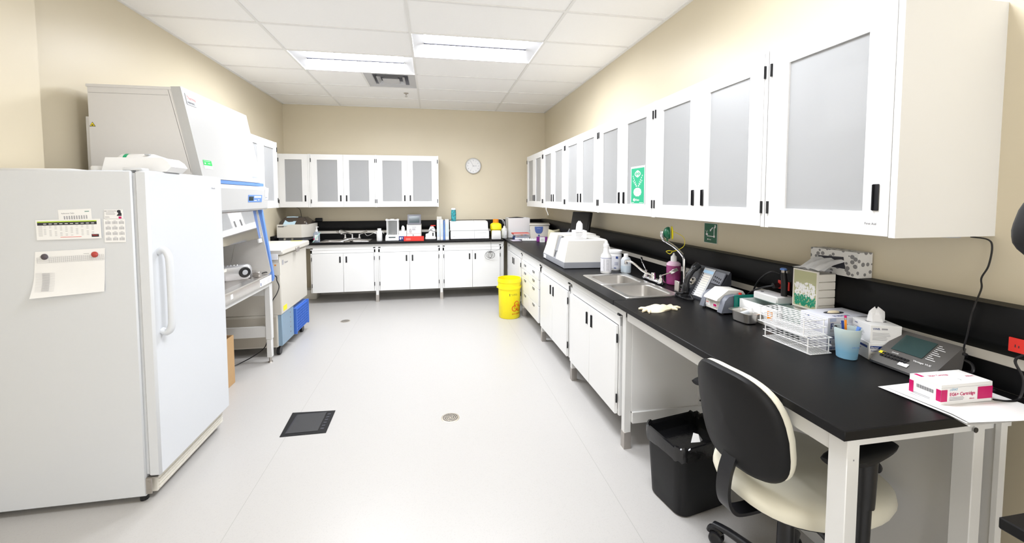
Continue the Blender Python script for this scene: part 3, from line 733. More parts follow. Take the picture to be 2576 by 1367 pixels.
mb(STEEL).prism([(-1.68, .8325), (-1.66, .865), (-1.60, .865), (-1.57, .855), (-1.565, .8335)], 'y', 3.87, 3.96).build('cover', t)
t = wthing('power_cable', 'black power cable trailing from the safety cabinet down its leg to the floor', 'cord', (-1.50, 4.04, 0))
mb(BLACKP, True).tube(smooth_pts([(-1.54, 3.95, .846), (-1.50, 3.975, .85), (-1.447, 4.03, .80), (-1.442, 4.035, .76), (-1.43, 4.05, .70), (-1.455, 4.06, .63), (-1.50, 4.065, .55), (-1.505, 4.06, .42), (-1.53, 4.05, .28), (-1.56, 4.03, .14), (-1.66, 4.02, .06), (-1.78, 3.98, .006), (-1.86, 3.8, .006)], 6), .0045, 6).build('cord', t)
t = wthing('cardboard_box', 'open brown cardboard box on the floor between freezer and safety cabinet', 'box', (-1.82, 3.43, 0))
mb(CARD).box(-2.0, -1.994, 3.25, 3.61, .001, .40).box(-1.640, -1.634, 3.25, 3.61, .001, .40).box(-1.994, -1.640, 3.25, 3.256, .001, .40).box(-1.994, -1.640, 3.604, 3.61, .001, .40).box(-1.994, -1.64, 3.256, 3.604, .001, .006).build('box', t)

# ---------------------------------------------------------------- chest freezer
c = wthing('chest_freezer', 'beige ultra-low chest freezer on castors with blue ventilation grille', 'freezer', (-1.80, 4.55, 0))
mb(BEIGE).slab((-2.12, 4.15, .40), X_, Y_, .67, .81, .575, .008).slab((-2.12, 4.15, .085), X_, Y_, .63, .09, .315, .004).box(-2.12, -1.50, 4.24, 4.95, .10, .40).build('body', c)
BEG = mat('shaded_beige', (.50, .46, .39), .45, noise=.02)  # beige darkened to carry the shadow on the freezer's near side
mb(BEG).slab((-2.10, 4.149, .10), X_, Z_, .60, .28, .002).build('side_plate', c)
l = mb(BEIGE).slab((-2.14, 4.125, .985), X_, Y_, .72, .86, .055, .010).build('lid', c)
mb(STEELD).slab((-1.418, 4.50, .965), Y_, Z_, .09, .05, .012, .003).build('lid_latch', c)
mb(WPLAS).slab((-1.53, 4.138, .94), X_, Z_, .07, .06, .014, .003).build('corner_latch', c)
m = mb(CREAM).slab((-1.535, 4.1485, .79), X_, Z_, .085, .12, .001); m.m(ORANGE).box(-1.50, -1.485, 4.1465, 4.148, .88, .893).build('tag_label', c)
m = mb(INKL).text('Thermo', (-1.449, 4.26, .885), Y_, Z_, .03).slab((-1.4495, 4.20, .88), Y_, Z_, .04, .045, .0006).build('lettering', c)
mb(mat('yellow_label', (.9, .75, .02), .5)).slab((-1.4498, 4.20, .425), Y_, Z_, .10, .05, .0006).build('warning_label', c)
mb(mat('slate_blue', (.22, .32, .42), .4, noise=.02)).slab((-1.50, 4.17, .09), X_, Y_, .045, .33, .31, .004).build('lower_panel', c)
m = mb(INK)
for i in range(5): m.cyl((-1.455, 4.40, .16+i*.05), (-1.452, 4.40, .16+i*.05), .008, 8)
m.build('controls', c)
BLG = mat('grille_blue', (.06, .17, .58), .45, noise=.03)
m = mb(BLG).slab((-1.50, 4.53, .085), X_, Y_, .042, .43, .275, .004)
for i in range(12): m.box(-1.458, -1.440, 4.55+i*.0345, 4.558+i*.0345, .10, .345)
for i in range(9): m.box(-1.458, -1.442, 4.55, 4.94, .10+i*.0295, .106+i*.0295)
m.box(-1.458, -1.436, 4.53, 4.55, .085, .36).box(-1.458, -1.436, 4.94, 4.96, .085, .36)
m.build('grille', c)
for x in (-1.50, -2.06):
    for y in (4.20, 4.88):
        k = mb(BLACKP, True).cyl((x-.012, y, .038), (x+.018, y, .038), .038, 18).m(STEELD, False).box(x-.018, x-.013, y-.02, y+.02, .03, .085).build('castor', c)
t = wthing('yellow_note', 'small yellow sticker on the far edge of the chest freezer lid', 'sticker', (-1.6, 4.93, 1.0405))
mb(mat('yellow_label', 'ffffff')).slab((-1.60, 4.90, 1.0404), X_, Y_, .12, .05, .0006).build('sticker', t)
off0()
# ================================================================ RIGHT BENCH
def ring(cx, cy, z, w, d, r, n=5):
    out = []; W, D = w/2, d/2; R = min(r, W*.98, D*.98)
    for q, (sx, sy) in enumerate(((1, 1), (-1, 1), (-1, -1), (1, -1))):
        for i in range(n+1):
            a = q*PI/2+i*PI/2/n; out.append((cx+sx*(W-R)+R*math.cos(a), cy+sy*(D-R)+R*math.sin(a), z))
    return out
def bowl(m, cx, cy, w, d, z, dep, cw, cd_, r=.05):
    m.loft([ring(cx, cy, z, cw, cd_, .012), ring(cx, cy, z+.005, cw-.006, cd_-.006, .014), ring(cx, cy, z+.004, w+.02, d+.02, r+.01), ring(cx, cy, z-.004, w, d, r),
            ring(cx, cy, z-dep*.5, w*.985, d*.985, r), ring(cx, cy, z-dep+.02, w*.96, d*.96, r), ring(cx, cy, z-dep, w*.85, d*.85, r)], cap=False)
    m.add(ring(cx, cy, z-dep, w*.85, d*.85, r), [tuple(range(24))], False)
    m.lathe((cx, cy, z-dep+.0005), [(.042, 0), (.038, .002), (.025, .001), (0, .001)], 20)
ZT = ZC
s = wthing('sink', 'twin-bowl stainless steel sink set in the right-hand worktop', 'sink', (1.40, 2.735, ZT))
m = mb(STEEL, True); bowl(m, 1.395, 2.545, .285, .325, ZT+.0005, .17, .385, .385); b1 = m.build('bowl', s)
m = mb(STEEL, True); bowl(m, 1.395, 2.930, .285, .325, ZT+.0005, .17, .385, .385); m.build('bowl', s)
# sink taps
f = wthing('sink_tap', 'chrome deck tap with two blade levers and bent spout behind the twin sink', 'tap', (1.635, 2.78, ZT))
mb(CHROME).slab((1.615, 2.655, ZT+.0055), X_, Y_, .045, .26, .022, .006).build('deck_plate', f)
mb(CHROME, True).lathe((1.637, 2.785, ZT+.02), [(.02, 0), (.018, .03), (.016, .034), (.016, .05), (.010, .053)], 20).tube(smooth_pts([(1.637, 2.785, ZT+.045), (1.58, 2.83, ZT+.075), (1.53, 2.875, ZT+.125), (1.505, 2.90, ZT+.143), (1.485, 2.92, ZT+.143)], 6), .009, 12).lathe((1.482, 2.922, ZT+.118), [(.011, 0), (.012, .01), (.011, .03), (.004, .034)], 16).build('spout', f)
for y, dx, dy, lz in ((2.89, -.005, .045, .10), (2.68, .05, -.045, .055)):
    m = mb(CHROME, True).lathe((1.637, y, ZT+.01), [(.026, 0), (.024, .012), (.015, .03), (.012, .045), (.014, .05), (.014, .06), (.005, .066)], 20)
    m.tube([(1.637, y, ZT+.067), (1.637+dx*.55, y+dy*.55, ZT+.07+lz*.25), (1.637+dx, y+dy, ZT+.07+lz*.5)], .0045, 8)
    u = V((dx, dy, lz*.8)).normalized(); v = V((-.4, .3, .9)).normalized(); v = (v-u*v.dot(u)).normalized()
    m.slab(V((1.637+dx*.9, y+dy*.9, ZT+.07+lz*.42))-v*.012, u, v, .06, .024, .003, .0012); m.build('lever_handle', f)
# eyewash
e = wthing('eyewash', 'chrome swing eyewash arm with green heads and yellow cap beside the sink', 'eyewash', (1.68, 2.47, ZT))
m = mb(STEELD).slab((1.61, 2.425, ZT+.001), X_, Y_, .012, .05, .075, .002).box(1.61, 1.66, 2.425, 2.475, ZT+.001, ZT+.006); m.build('bracket', e)
m = mb(CHROME, True).lathe((1.685, 2.47, ZT+.001), [(.025, 0), (.024, .008), (.014, .014), (.014, .03)], 20).cyl((1.63, 2.45, ZT+.035), (1.70, 2.475, ZT+.03), .013, 14)
m.tube(smooth_pts([(1.685, 2.47, ZT+.02), (1.682, 2.475, ZT+.17), (1.676, 2.48, ZT+.235), (1.62, 2.482, ZT+.295), (1.56, 2.485, ZT+.335), (1.530, 2.485, ZT+.352), (1.520, 2.485, ZT+.375)], 6), .010, 12); m.lathe((1.519, 2.485, ZT+.370), [(.010, 0), (.013, .004), (.013, .04), (.009, .043)], 16); m.build('pipe', e)
ax = V((.85, -.45, .05)).normalized(); hc = V((1.543, 2.485, ZT+.398))
mb(DGREEN, True).lathe(hc-ax*.012, [(.010, -.012), (.012, 0), (.030, .006), (.041, .022), (.042, .034), (.038, .040)], 28, ax).cyl(hc+ax*.012, hc+ax*.012-Z_*.055, .006, 10).build('spray_head', e)
mb(YEL, True).lathe(hc, [(.041, .036), (.046, .039), (.044, .045), (.02, .048), (0, .048)], 28, ax).build('dust_cap', e)
mb(YEL, True).tube(smooth_pts([hc+ax*.05+Z_*.01, (1.66, 2.46, ZT+.37), (1.665, 2.46, ZT+.31), (1.61, 2.48, ZT+.275), (1.565, 2.47, ZT+.28), (1.56, 2.50, ZT+.27), (1.58, 2.49, ZT+.255), (1.585, 2.47, ZT+.27)], 6), .0018, 6).build('tether', e)

# big spectrometer
s = wthing('analyser', 'large white wedge-shaped benchtop analyser with grey base beside the sink', 'analyser', (1.38, 3.77, ZT))
bx = [(1.150, 3.435), (1.62, 3.395), (1.70, 4.13), (1.150, 4.13)]
m = mb(mat('analyser_base', (.28, .29, .32), .45, noise=.02)).prism(bx, 'z', ZT+.006, ZT+.058); m.build('base', s)
AW = mat('analyser_white', (.66, .645, .605), .4, noise=.015)
def frus(m, b, t, z0, z1, r=.0):
    m.loft([[(*p, z0) for p in b], [(*p, z1) for p in t]], True, False)
    return m
m = mb(AW)
frus(m, [(1.152, 3.437), (1.618, 3.398), (1.64, 3.70), (1.152, 3.70)], [(1.205, 3.487), (1.57, 3.462), (1.585, 3.70), (1.205, 3.70)], ZT+.058, ZT+.245)
m.loft([[(1.205, 3.487, ZT+.245), (1.57, 3.462, ZT+.245), (1.585, 3.70, ZT+.245), (1.205, 3.70, ZT+.245)], [(1.217, 3.50, ZT+.256), (1.558, 3.475, ZT+.256), (1.57, 3.70, ZT+.256), (1.217, 3.70, ZT+.256)]], True, False)
m.build('sample_cover', s)
m = mb(AW)
frus(m, [(1.152, 3.79), (1.66, 3.79), (1.698, 4.128), (1.152, 4.128)], [(1.205, 3.80), (1.60, 3.80), (1.61, 4.05), (1.205, 4.05)], ZT+.058, ZT+.275)
m.box(1.23, 1.60, 3.70, 3.80, ZT+.058, ZT+.262); m.build('main_cover', s)
m = mb(mat('slot_grey', (.26, .265, .28), .5)).add([(1.160, 3.70, ZT+.058), (1.160, 3.79, ZT+.058), (1.213, 3.79, ZT+.262), (1.213, 3.70, ZT+.262), (1.25, 3.70, ZT+.262), (1.25, 3.79, ZT+.262)], [(0, 3, 2, 1), (3, 4, 5, 2)])
m.build('slot_panel', s)
m = mb(mat('slot_grey', 'ffffff')).slab((1.168, 3.705, ZT+.125), Y_, V((.25, 0, 1)), .08, .014, .012, .002); m.m(BLACKP).slab((1.160, 3.755, ZT+.07), Y_, V((.25, 0, 1)), .012, .045, .003); m.build('slot_catch', s)
m = mb(RED).text('i', (1.163, 4.09, ZT+.085), -Y_, V((.25, 0, 1)), .035, .002); m.m(INK).text('Ciber  IRPrestige', (1.164, 4.075, ZT+.078), -Y_, V((.25, 0, 1)), .022, .002).slab((1.1495, 4.10, ZT+.018), -Y_, Z_, .06, .028, .0005); m.m(PAPER).slab((1.149, 4.10, ZT+.012), -Y_, Z_, .08, .036, .0005); m.build('lettering', s)
for q in bx: mb(BLACKP).cyl((q[0]*.94+1.38*.06, q[1]*.94+3.77*.06, ZT), (q[0]*.94+1.38*.06, q[1]*.94+3.77*.06, ZT+.006), .015, 12).build('foot', s)
def tissue(name, label, loc, w, d, h, rz, pop, lines_=True, tex=None, hh=.07, tw=.045):
    off0(); t = thing('tissue_box', label, 'tissue box', loc, rz)
    mb(tex or PAPER).slab((-w/2, -d/2, 0), X_, Y_, w, d, h, .0008).build('carton', t)
    # tissue tuft: folded sheet rising from the slot
    rings = []
    for i in range(7):
        u = i/6; rr = tw*(1-.15*u-.75*max(0, u-.7)/.3*.9); ring_ = []
        for k in range(14):
            a = 2*PI*k/14; ring_.append((rr*math.cos(a)*(1+.1*math.sin(3*a+u*3)), rr*.32*math.sin(a)*(1+.4*math.sin(5*a+2*u)), h+.0005+hh*u+.006*math.cos(2*a)*u))
        rings.append(ring_)
    mb(TISSUE, True).loft(rings).build('tissue', t)
    m = mb(DARK).slab((-tw*1.15, -.008, h+.0003), X_, Y_, tw*2.3, .016, .0004); m.build('slot', t)
    return t
t = tissue('tissue_box', 'small white tissue box standing on top of the wedge-shaped analyser', (1.35, 3.60, ZT+.2567), .115, .115, .075, -.12, True, hh=.085, tw=.032)
m = mb(INKL).text('KIMWIPES', (-.045, -.0579, .052), X_, Z_, .014).lines((-.045, -.0579, .012), X_, Z_, .07, 5, .007, .0016); m.build('print', t)

# monitor behind the analyser
off0(); t = thing('monitor', 'black flat monitor seen edge-on behind the analyser', 'monitor', (1.63, 4.37, ZT), math.radians(-68))
m = mb(BLACKP); R = Matrix.Rotation(math.radians(-12), 4, 'X')
def tilt(m, f, z0):      # apply a small backwards tilt about local x to everything added by f
    n0 = len(m.v); f(m)
    for i in range(n0, len(m.v)):
        q = R @ (V(m.v[i])-V((0, 0, z0))); m.v[i] = (q.x, q.y, q.z+z0)
tilt(m, lambda m: m.slab((-.15, -.02, .17), X_, Y_, .30, .04, .31, .008), .17); m.build('casing', t)
m = mb(mat('off_screen', (.012, .012, .014), .3)); tilt(m, lambda m: m.slab((-.135, -.0215, .19), X_, Z_, .27, .27, .001), .17); m.build('screen', t)
mb(BLACKP).box(-.03, .03, .0, .03, .012, .25).slab((-.11, -.08, 0), X_, Y_, .22, .18, .012, .004).build('stand', t)

# bottles near the sink
t = wthing('cleaner_bottle', 'tall white spray-neck cleaner bottle with printed label left of the sink', 'bottle', (1.435, 3.185, ZT))
mb(WPLAS, True).lathe((1.435, 3.185, ZT+.0005), [(.041, 0), (.045, .006), (.045, .135), (.040, .155), (.026, .172), (.021, .20), (.019, .225)], 28).build('bottle', t)
mb(WPLAS, True).lathe((1.435, 3.185, ZT+.2255), [(.023, 0), (.023, .022), (.014, .024), (.012, .042), (.009, .046), (0, .046)], 20).build('cap', t)
m = mb(mat('bottle_label', (.72, .72, .76), .5, noise=.04, nscale=220), True).tube([(1.435, 3.185, ZT+.02), (1.435, 3.185, ZT+.13)], .0454, 28, False); m.m(NAVY).tube([(1.435, 3.185, ZT+.131), (1.435, 3.185, ZT+.134)], .0456, 28, False); m.m(INKL)
for i in range(14):
    for a0 in (215, 245, 262): 
        a = math.radians(a0+random.random()*4); m.slab((1.435+.0458*math.cos(a), 3.185+.0458*math.sin(a), ZT+.028+i*.007), (-math.sin(a), math.cos(a), 0), Z_, .012, .002, .0004)
m.build('label_wrap', t)
t = wthing('wipes_tub', 'round white wipes tub with lid behind the tall cleaner bottle', 'tub', (1.585, 3.33, ZT))
mb(WPLAS, True).lathe((1.585, 3.33, ZT+.0005), [(.052, 0), (.056, .006), (.056, .15), (.052, .155)], 30).build('tub', t)
mb(WPLAS, True).lathe((1.585, 3.33, ZT+.150), [(.060, 0), (.062, .008), (.062, .022), (.056, .026), (.03, .027), (0, .027)], 30).build('lid', t)
m = mb(mat('bottle_label', 'ffffff'), True).tube([(1.585, 3.33, ZT+.018), (1.585, 3.33, ZT+.13)], .0564, 30, False); m.m(NAVY)
for a0, w_, z_, h_ in ((250, .02, .105, .02), (235, .02, .02, .006), (240, .03, .05, .002), (240, .03, .06, .002), (240, .03, .07, .002)):
    a = math.radians(a0); m.slab((1.585+.0568*math.cos(a), 3.33+.0568*math.sin(a), ZT+z_), (-math.sin(a), math.cos(a), 0), Z_, w_, h_, .0004)
m.build('label_wrap', t)
t = wthing('wash_bottle', 'translucent half-full square bottle between wipes tub and tap', 'bottle', (1.603, 3.16, ZT))
TRL = mat('translucent_plastic', (.72, .76, .80), .35, trans=.35, noise=.02)
mb(TRL, True).rbox((1.603, 3.16, ZT+.0005), .078, .078, [(0, .9), (.008, 1), (.11, 1), (.13, .8), (.138, .5)], .03).build('bottle', t)
mb(WPLAS, True).lathe((1.603, 3.16, ZT+.139), [(.019, 0), (.019, .024), (0, .025)], 18).build('cap', t)
mb(mat('clear_liquid', (.50, .58, .65), .2, noise=.02), True).rbox((1.603, 3.16, ZT+.004), .079, .079, [(0, .92), (.008, 1), (.06, 1), (.061, .95)], .03).build('liquid', t)
t = wthing('soap_bottle', 'pink liquid soap bottle with white nozzle behind the eyewash arm', 'bottle', (1.735, 2.68, ZT))
mb(mat('pink_soap', (.30, .045, .17), .2, spec=.6, noise=.03), True).lathe((1.735, 2.68, ZT+.0005), [(.044, 0), (.050, .006), (.050, .140), (.050, .142)], 30).build('bottle', t)
mb(mat('pink_clear', (.75, .52, .66), .25, noise=.02), True).lathe((1.735, 2.68, ZT+.142), [(.050, 0), (.048, .014), (.034, .026), (.020, .030)], 30).build('shoulder', t)
mb(WPLAS, True).lathe((1.735, 2.68, ZT+.170), [(.022, 0), (.021, .035), (.010, .045), (.004, .062), (0, .062)], 20).build('nozzle', t)
m = mb(mat('plum_print', (.20, .02, .12), .5))
for i in range(9): m.slab((1.735-.0505, 2.69, ZT+.05+i*.008), (-.25, -1, 0), Z_, .02, .002, .0005)
m.build('print', t)

# telephone
off0(); P0 = thing('telephone', 'dark grey office telephone with handset and button strip right of the sink', 'telephone', (1.680, 2.235, ZT), math.radians(-90))
sl = V((0, .55, 1)).normalized()     # face slope (local +y goes to the wall)
def face(x, u, off=0.0):
    nrm = V((1, 0, 0)).cross(sl); return V((x, -.055, .012)) + sl*u + nrm*off
m = mb(mat('phone_dark', (.035, .037, .045), .4, noise=.03)).prism([(-.06, .0005), (-.06, .014), (.052, .195), (.06, .185), (.06, .0005)], 'x', -.155, .13); m.build('body', P0)
m = mb(mat('phone_grey', (.10, .105, .125), .4, noise=.03)).slab(face(.035, .11, .001), X_, sl, .09, .085, .010, .004); m.m(SCREEN); kp = m.build('keypad_housing', P0)
m = mb(BLACKP, True)
for i in range(4):
    for j in range(2): m.lathe(face(.055+i*.017, .135+j*.022-i*.003, .011), [(.006, 0), (.005, .003), (0, .003)], 10, V((1, 0, 0)).cross(sl))
m.build('keys', kp)
m = mb(LGREY).slab(face(-.075, .0, .001), X_, sl, .10, .20, .004, .001); m.m(mat('lcd_blue', (.35, .55, .75), .3)).slab(face(-.068, .165, .0052), X_, sl, .088, .02, .0008); st = m.build('label_plate', P0)
m = mb(CREAM)
for i in range(10): m.slab(face(-.050, .008+i*.0148, .0052), X_, sl, .062, .0115, .0008)
m.m(BLACKP)
for i in range(11): m.slab(face(-.068, .010+i*.0145, .0052), X_, sl, .009, .008, .004, .001)
m.build('memory_keys', st)
m = mb(BLACKP, True); nn = V((1, 0, 0)).cross(sl)
hp = [face(-.118, .005, .02), face(-.118, .035, .034), face(-.118, .10, .050), face(-.118, .165, .040), face(-.118, .20, .024)]
m.tube(smooth_pts(hp, 6), [.024]+[.023]*7+[.018]*10+[.023]*6+[.024], 14); m.build('handset', P0)
mb(CHROME, True).lathe(face(-.118, .09, .002), [(.026, 0), (.026, .008), (.022, .008), (.022, 0)], 24, nn).build('cradle_ring', P0)
m = mb(BLACKP, True); pts = []
base = smooth_pts([(-.10, -.055, .02), (-.13, -.085, .012), (-.125, -.13, .012), (-.07, -.155, .012), (.0, -.15, .012), (.03, -.12, .012), (-.01, -.095, .013), (-.06, -.07, .018)], 20)
for i, p in enumerate(base): pts.append(p)
m.tube(pts, .0052, 8)
for i in range(0, len(pts)-1, 2):
    p = pts[i]; tdir = (pts[i+1]-p).normalized(); m.lathe(p, [(.0075, -.0012), (.0082, 0), (.0075, .0012)], 8, tdir)
m.build('coiled_cord', P0)

# hot plate / sealer
t = wthing('heat_block', 'pale grey block heater with dark grey side cheeks and tilted top', 'heater', (1.61, 2.015, ZT))
m = mb(AW).prism([(1.546, ZT+.012), (1.546, ZT+.062), (1.70, ZT+.075), (1.70, ZT+.012)], 'y', 1.955, 2.064); m.build('body', t)
m = mb(mat('heater_lid', (.66, .645, .60), .45, noise=.02)).prism([(1.528, ZT+.068), (1.535, ZT+.080), (1.60, ZT+.125), (1.69, ZT+.118), (1.705, ZT+.10), (1.70, ZT+.075), (1.56, ZT+.062)], 'y', 1.955, 2.064); m.build('lid', t)
CH = mat('cheek_grey', (.13, .14, .17), .4, noise=.03)
for y in (1.918, 2.066):
    m = mb(CH).prism([(1.530, ZT+.01), (1.552, ZT+.075), (1.575, ZT+.098), (1.62, ZT+.105), (1.69, ZT+.10), (1.712, ZT+.08), (1.715, ZT+.01)], 'y', y, y+.035); k = m.build('side_cheek', t)
mb(WPLAS).cyl((1.635, 1.9185, ZT+.045), (1.635, 1.916, ZT+.045), .005, 12).build('screw', t)
mb(RED).cyl((1.66, 1.94, ZT+.103), (1.66, 1.94, ZT+.112), .008, 12).build('button', t)
m = mb(PAPER).slab((1.5455, 2.075, ZT+.022), -Y_, Z_, .045, .028, .0006); m.m(RED).slab((1.5448, 2.062, ZT+.040), -Y_, Z_, .02, .003, .0004); m.m(INKL).lines((1.5448, 2.072, ZT+.026), -Y_, Z_, .038, 2, .005, .001); m.build('label_plate', t)
m = mb(WPLAS).slab((1.5455, 2.003, ZT+.028), -Y_, Z_, .034, .018, .003); m.m(PINK).slab((1.5425, 1.998, ZT+.031), -Y_, Z_, .024, .012, .001); m.build('rocker_switch', t)
for x in (1.55, 1.69):
    for y in (1.935, 2.083): mb(BLACKP).cyl((x, y, ZT), (x, y, ZT+.012), .009, 10).build('foot', t)

# latex glove
t = wthing('glove', 'crumpled cream latex glove lying on the black worktop', 'glove', (1.26, 2.08, ZT))
LAT = mat('latex', (.80, .70, .50), .5, noise=.06, nscale=60, bump=.3)
m = mb(LAT, True); a, b = V((.97, .22, 0)).normalized(), V((-.22, .97, 0)).normalized(); o = V((1.265, 2.085, ZT))
rings = []
N = 16
for i in range(N+1):
    u = i/N; wd = .045*(.55+.6*math.sin(PI*min(1, u*1.1+.1)))*(1+.12*math.sin(9*u)); hh = .022*(.55+.5*math.sin(PI*u))*(1+.2*math.sin(13*u+1))
    c = o + a*(-.10+.20*u) + b*(.006*math.sin(7*u)); ring_ = []
    for k in range(18):
        an = 2*PI*k/18; w_ = wd*math.cos(an)*(1+.1*math.sin(4*an+6*u)); z_ = max(0, hh*math.sin(an)*(1+.25*math.sin(5*an+8*u)))+.0008+.0004*(an > PI)
        ring_.append(c+b*w_+V((0, 0, z_)))
    rings.append(ring_)
m.loft(rings)
for (sx, sy, l, an) in ((-.095, .00, .04, 200), (-.09, -.02, .035, 225), (.09, -.02, .035, -25), (-.085, .03, .03, 160), (.06, -.035, .03, -60)):
    p = o+a*sx+b*sy; dv = a*math.cos(math.radians(an))+b*math.sin(math.radians(an))
    m.tube([p+Z_*.007, p+dv*l*.5+Z_*.008, p+dv*l+Z_*.005], [.009, .009, .005], 10)
m.build('glove', t)

# steel pan
t = wthing('steel_pan', 'small stainless steel pan with clear items inside, in front of the white bath', 'pan', (1.565, 1.765, ZT))
pc = (1.568, 1.797); m = mb(STEEL, True); rot = math.radians(4)
def pr_(z, w_, d_, r_): return [(pc[0]+(x-pc[0])*math.cos(rot)-(y-pc[1])*math.sin(rot), pc[1]+(x-pc[0])*math.sin(rot)+(y-pc[1])*math.cos(rot), q) for x, y, q in ring(pc[0], pc[1], z, w_, d_, r_)]
m.loft([pr_(ZT+.0005, .060, .090, .02), pr_(ZT+.006, .072, .106, .026), pr_(ZT+.05, .080, .116, .028), pr_(ZT+.055, .102, .140, .026), pr_(ZT+.057, .102, .140, .026), pr_(ZT+.054, .078, .114, .026), pr_(ZT+.008, .066, .096, .022)], True); m.build('pan', t)
t = wthing('plastic_vial', 'clear plastic vial lying in the small steel pan', 'vial', (1.57, 1.765, ZT+.02))
mb(TRL, True).tube([(1.555, 1.82, ZT+.03), (1.580, 1.775, ZT+.06)], .011, 12).m(WPLAS).tube([(1.580, 1.775, ZT+.06), (1.586, 1.765, ZT+.065)], .013, 12).build('vial', t)

# water bath behind
t = wthing('water_bath', 'white rectangular water bath with teal lid and clear cover behind the steel pan', 'water bath', (1.70, 1.79, ZT))
m = mb(WPLAS).box(1.624, 1.632, 1.66, 1.90, ZT+.001, ZT+.094).box(1.79, 1.798, 1.66, 1.90, ZT+.001, ZT+.088).box(1.632, 1.79, 1.66, 1.668, ZT+.001, ZT+.094).box(1.632, 1.79, 1.892, 1.90, ZT+.001, ZT+.094).box(1.632, 1.79, 1.668, 1.892, ZT+.001, ZT+.02)
m.build('tank', t)
mb(TEAL).box(1.637, 1.785, 1.672, 1.888, ZT+.021, ZT+.05).m(PAPER).box(1.66, 1.69, 1.78, 1.82, ZT+.0505, ZT+.052).build('teal_insert', t)
mb(TEAL).box(1.60, 1.80, 1.906, 1.912, ZT+.001, ZT+.108).build('teal_plate', t)
m = mb(ORANGE).slab((1.6235, 1.715, ZT+.034), -Y_, Z_, .03, .042, .0006); m.m(WPLAS).slab((1.6228, 1.708, ZT+.056), -Y_, Z_, .018, .010, .0004); m.build('orange_label', t)
mb(WPLAS).slab((1.70, 1.74, ZT+.0945), X_, Y_, .095, .155, .040, .006).m(DARK).cyl((1.73, 1.865, ZT+.134), (1.73, 1.865, ZT+.135), .008, 14).build('pump_housing', t)
t = wthing('upright_handle', 'upright black handle with blue cap standing on the water bath', 'probe', (1.745, 1.755, ZT+.13))  # upright black handle; what it belongs to is unknown
mb(BLACKP, True).tube([(1.755, 1.755, ZT+.135), (1.757, 1.757, ZT+.20), (1.752, 1.760, ZT+.255)], [.014, .015, .013], 16).build('grip', t)
mb(STEELD, True).cyl((1.752, 1.760, ZT+.255), (1.752, 1.760, ZT+.268), .010, 14).box(1.752, 1.77, 1.738, 1.744, ZT+.255, ZT+.266).build('collar', t)
mb(NAVY, True).m(BLUE).lathe((1.752, 1.760, ZT+.268), [(.015, 0), (.015, .007), (.010, .010), (0, .010)], 18).build('cap', t)
t = wthing('power_cable', 'black cable arching from the raceway to the water bath', 'cord', (1.79, 1.9, ZT))
mb(BLACKP, True).tube(smooth_pts([(1.798, 1.825, ZT+.236), (1.775, 1.86, ZT+.24), (1.765, 1.92, ZT+.19), (1.768, 1.965, ZT+.12), (1.775, 1.97, ZT+.06), (1.78, 1.96, ZT+.006)], 6), .0045, 8).build('cord', t)
# red outlets
for y, zz, lb in ((1.80, 1.045, 'red electrical outlet with black plug on the raceway behind the water bath'), (.93, 1.038, 'red electrical outlet on the raceway at the right edge of the photo')):
    t = wthing('outlet', lb, 'outlet', (1.7995, y, zz))
    mb(RED).slab((1.7995, y+.035, zz), -Y_, Z_, .07, .045, .005, .001).build('cover_plate', t)
    m = mb(DARK)
    for q in (.020, -.012): m.slab((1.7942, y+q, zz+.016), -Y_, Z_, .002, .009, .0006).slab((1.7942, y+q-.008, zz+.016), -Y_, Z_, .002, .007, .0006)
    m.build('socket', t)
t = wthing('plug', 'black plug and lead in the red outlet behind the water bath', 'plug', (1.77, 1.83, 1.05))
mb(BLACKP, True).cyl((1.793, 1.83, 1.062), (1.765, 1.835, 1.06), .014, 12).tube(smooth_pts([(1.767, 1.835, 1.06), (1.74, 1.87, 1.045), (1.72, 1.91, 1.02), (1.72, 1.955, .985), (1.73, 1.99, .93)], 5), .0045, 8).build('plug', t)

# tip tower
t = wthing('dispenser_tower', 'cream stacked-drawer tower with clear window showing green tips', 'dispenser', (1.765, 1.59, ZT))
m = mb(CREAM)
for i in range(8): m.slab((1.708, 1.530, ZT+.001+i*.036), X_, Y_, .092, .122, .0345, .002)
m.box(1.700, 1.708, 1.528, 1.533, ZT+.12, ZT+.30).box(1.700, 1.708, 1.648, 1.653, ZT+.12, ZT+.30).box(1.700, 1.708, 1.533, 1.648, ZT+.12, ZT+.126).box(1.700, 1.708, 1.533, 1.648, ZT+.294, ZT+.30)
m.build('drawer_stack', t)
mb(mat('yellow_clear', (.70, .70, .42), .2, trans=.4, noise=.02)).box(1.701, 1.703, 1.533, 1.648, ZT+.126, ZT+.294).build('window', t)
random.seed(9)
for nm_, mm, za, zb in (('green_tips', mat('tip_green', (.02, .30, .18), .5, noise=.2, nscale=80), .128, .175), ('white_tips', WPLAS, .17, .235)):
    m = mb(mm, True)
    for i in range(150):
        y = 1.540+random.random()*.10; zz = ZT+za+random.random()*(zb-za)*(1-abs(y-1.59)*3); m.tube([(1.706, y, zz), (1.7035+.001, y+.012*(random.random()-.5), zz+.012)], .0055, 6)
    o = m.build(nm_, t); o['kind'] = 'stuff'
mb(TISSUE, True).add([(1.70, 1.66, ZT+.305), (1.70, 1.56, ZT+.303), (1.78, 1.52, ZT+.301), (1.80, 1.60, ZT+.315), (1.77, 1.65, ZT+.312), (1.74, 1.59, ZT+.308)], [(0, 1, 5), (1, 2, 5), (2, 3, 5), (3, 4, 5), (4, 0, 5)]).build('top_sheet', t)
t = wthing('clear_box', 'clear plastic box between the water bath and the dispenser tower', 'box', (1.69, 1.60, ZT))
